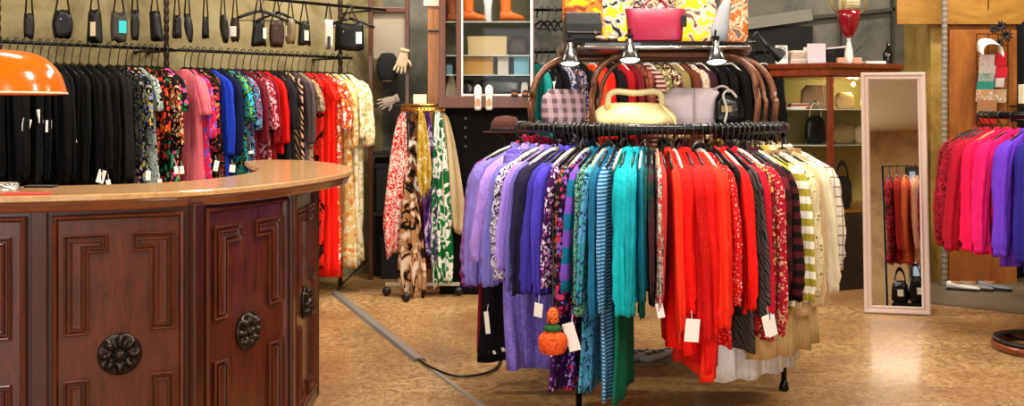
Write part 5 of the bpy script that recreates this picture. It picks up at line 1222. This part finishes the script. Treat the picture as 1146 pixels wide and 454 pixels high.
B().tube([(hw * .1, -.035, 2.2), (hw * .1, -.035, 2.34)], .004, 6).obj('valance_hook', BLACKM, e)
p = (X(1057, 8.1), 8.1)
pr = []
for k in range(58):
    z = k * .045; pr += [(.016, z), (.023, z + .012), (.023, z + .033)]
tag(B().lathe(pr, n=10).obj('rope_post', plain('grey_rope', '#8f887c', .6), loc=(p[0], p[1], 0), smooth=True), 'grey knotted upright post between yellow wall and plywood wardrobe', 'post')
# postcard rack on the wardrobe door
YC = 8.17
e = empty('postcard_rack', (X(1102, YC), YC, Z(140, YC)), 0, 'dark wire rack on the plywood wardrobe carrying postcards', 'rack')
xr_ = [X(px, YC) - X(1102, YC) for px in (1093, 1106, 1117, 1128)]
hz_ = Z(38, YC) - Z(140, YC)
w = B()
for x in xr_: w.tube([(x, 0, 0), (x, 0, hz_)], .004, 6)
for k in range(9): w.tube([(xr_[0], 0, k * hz_ / 8), (xr_[-1], 0, k * hz_ / 8)], .003, 6)
w.obj('wire_frame', BLACKM, e)
for k, (px, py, r_) in enumerate(((1118, 30, .04), (1124, 40, .045), (1116, 48, .03), (1110, 33, .03))):
    b = B()
    for j in range(9):
        a = j * .7 + k; b.tube([(0, 0, 0), (r_ * math.cos(a) * .6, -.015, r_ * math.sin(a) * .6), (r_ * math.cos(a) * 1.2, -.02 + .01 * math.sin(j), r_ * math.sin(a) * 1.2)], [.008, .01, .004], 6)
    b.obj('dark_bow', plain('dark_ribbon', '#17110f', .6), e, loc=(X(px, YC) - X(1102, YC), -.02, Z(py, YC) - Z(140, YC)), smooth=True)
CA = [(1094, 1111, 62, 74, '#e0c4c0', 'pale pink postcard, highest of the stacked ones'), (1093, 1112, 74, 83, '#e6dcd2', 'cream postcard below the pale pink one'), (1092, 1112, 83, 92, '#9fb8b0', 'grey teal postcard with white border'), (1091, 1110, 92, 101, '#2f9a86', 'green teal postcard in the left column'),
      (1090, 1112, 101, 113, '#d2a274', 'tan postcard below the teal one'), (1090, 1114, 113, 126, '#c08a5c', 'brown tan postcard near the bottom of the rack'), (1112, 1124, 101, 114, '#caa47c', 'sand coloured postcard in the right column'), (1093, 1112, 127, 138, '#e02418', 'bright red card at the bottom of the rack'),
      (1112, 1125, 60, 75, '#d81e30', 'red heart card high in the right column'), (1112, 1125, 76, 87, '#e2203a', 'second red card in the right column below the heart card'), (1112, 1122, 88, 97, '#e4ddd8', 'small white card below the red cards')]
for i, (x0, x1, y0, y1, c, lab) in enumerate(CA):
    w_ = (x1 - x0) * YC / F; h = (y1 - y0) * YC / F * 1.15
    o = tag(B().box((0, 0, 0), (w_ * .96, .004, h)).box((0, -.003, 0), (w_ * .8, .002, h * .7)).obj('postcard', cloth('print', c, c, '#efe6dc', 1.3) if i % 2 == 0 and i < 7 else plain('card' + c, c, .5), loc=(X((x0 + x1) / 2, YC), YC - .03 - .006 * (i % 2), Z((y0 + y1) / 2, YC)), rz=.1 * (i % 3 - 1)), lab, 'postcard')
    o.rotation_euler = (.18, 0, .1 * (i % 3 - 1))
rg = []
for k in range(10):
    a = PI * .95 - k * PI * .72 / 9
    rg.append([(.06 * math.cos(a) * 1.3, y, .06 * math.sin(a)) for y in (-.0,)])
curl = catmull([(-.085, 0, -.04), (-.08, -.0, .02), (-.05, 0, .05), (0, 0, .055), (.05, 0, .04), (.075, 0, -.0), (.08, 0, -.05)], 3, False)
V = []; Fs = []
for (x, y, z) in curl: V += [(x, -.02, z), (x + .012, -.11, z - .05)]
for k in range(len(curl) - 1): Fs.append((2 * k, 2 * k + 1, 2 * k + 3, 2 * k + 2))
bb = B(); bb.add(V, Fs); o = bb.obj('curled_paper', WHITE, loc=(X(1101, YC), YC - .04, Z(51, YC)), smooth=True)
so = o.modifiers.new('th', 'SOLIDIFY'); so.thickness = .003
tag(o, 'large curled white sheet at the top left of the postcard rack', 'paper')
# black cloth added to fill the dark corner right of the wardrobe
e = empty('dark_corner_cloth', (X(1165, 8.5), 8.5, 0), 0, 'black pleated cloth filling the dark corner right of the plywood wardrobe', 'filler')
V = []; n = 30
rg = [[(x * .022 - .3, .02 * math.sin(x * 1.1), z) for x in range(n)] + [(x * .022 - .3, .02 * math.sin(x * 1.1) + .012, z) for x in range(n)][::-1] for z in (0, 1.3, 2.5)]
B().loft(rg).obj('drape', plain('black_corner_cloth', '#0c0b0c', .9), e, smooth=True)
B().tube([(-.32, 0, 2.51), (.36, 0, 2.51)], .012, 8).obj('curtain_pole', BLACKM, e)
simple('lamp_shade_box', 'box', 'small cream box at the right photo edge above the rack', (X(1148, 8.0), 8.0, Z(116, 8.0)), (.08, .08, .15), CREAM)
e = empty('wall_shelf', (X(1160, 8.1), 8.1, Z(119, 8.1)), 0, 'small dark wall shelf at the right photo edge', 'shelf')
B().box((0, 0, 0), (.3, .25, .02)).obj('board', plain('dark_board', '#231a14', .5), e); B().box((0, .1, -.05), (.02, .05, .1)).obj('bracket', BLACKM, e)
# round bentwood ring on the floor at lower right
c = fp(1168, 392)
e = empty('bentwood_ring', (c.x, c.y, 0), 0, 'low round bentwood ring stand on the floor at the right edge', 'ring stand')
prof = [(.262, .0), (.275, .004), (.28, .03), (.276, .045), (.262, .048), (.258, .03)]
rr3 = [[(r_ * math.cos(2 * PI * k / 64), r_ * math.sin(2 * PI * k / 64), z) for k in range(64)] for r_, z in prof]
B().loft(rr3, cap=False, closed=True).obj('ring', wood('ring_wood', '#4a1c0e', '#a04a24', .35, .3, scale=(3, 3, 8)), e, smooth=True)
prof = [(.235, .045), (.27, .05), (.272, .066), (.24, .068)]
rr3 = [[(r_ * math.cos(2 * PI * k / 64), r_ * math.sin(2 * PI * k / 64), z) for k in range(64)] for r_, z in prof]
B().loft(rr3, cap=False, closed=True).obj('rubber_band', plain('black_rubber', '#141110', .5), e, smooth=True)
for k in range(4): B().tube([(0, 0, .035), (.26 * math.cos(k * PI / 2 + .4), .26 * math.sin(k * PI / 2 + .4), .035)], .009, 8).obj('spoke', BLACKM, e, smooth=True)
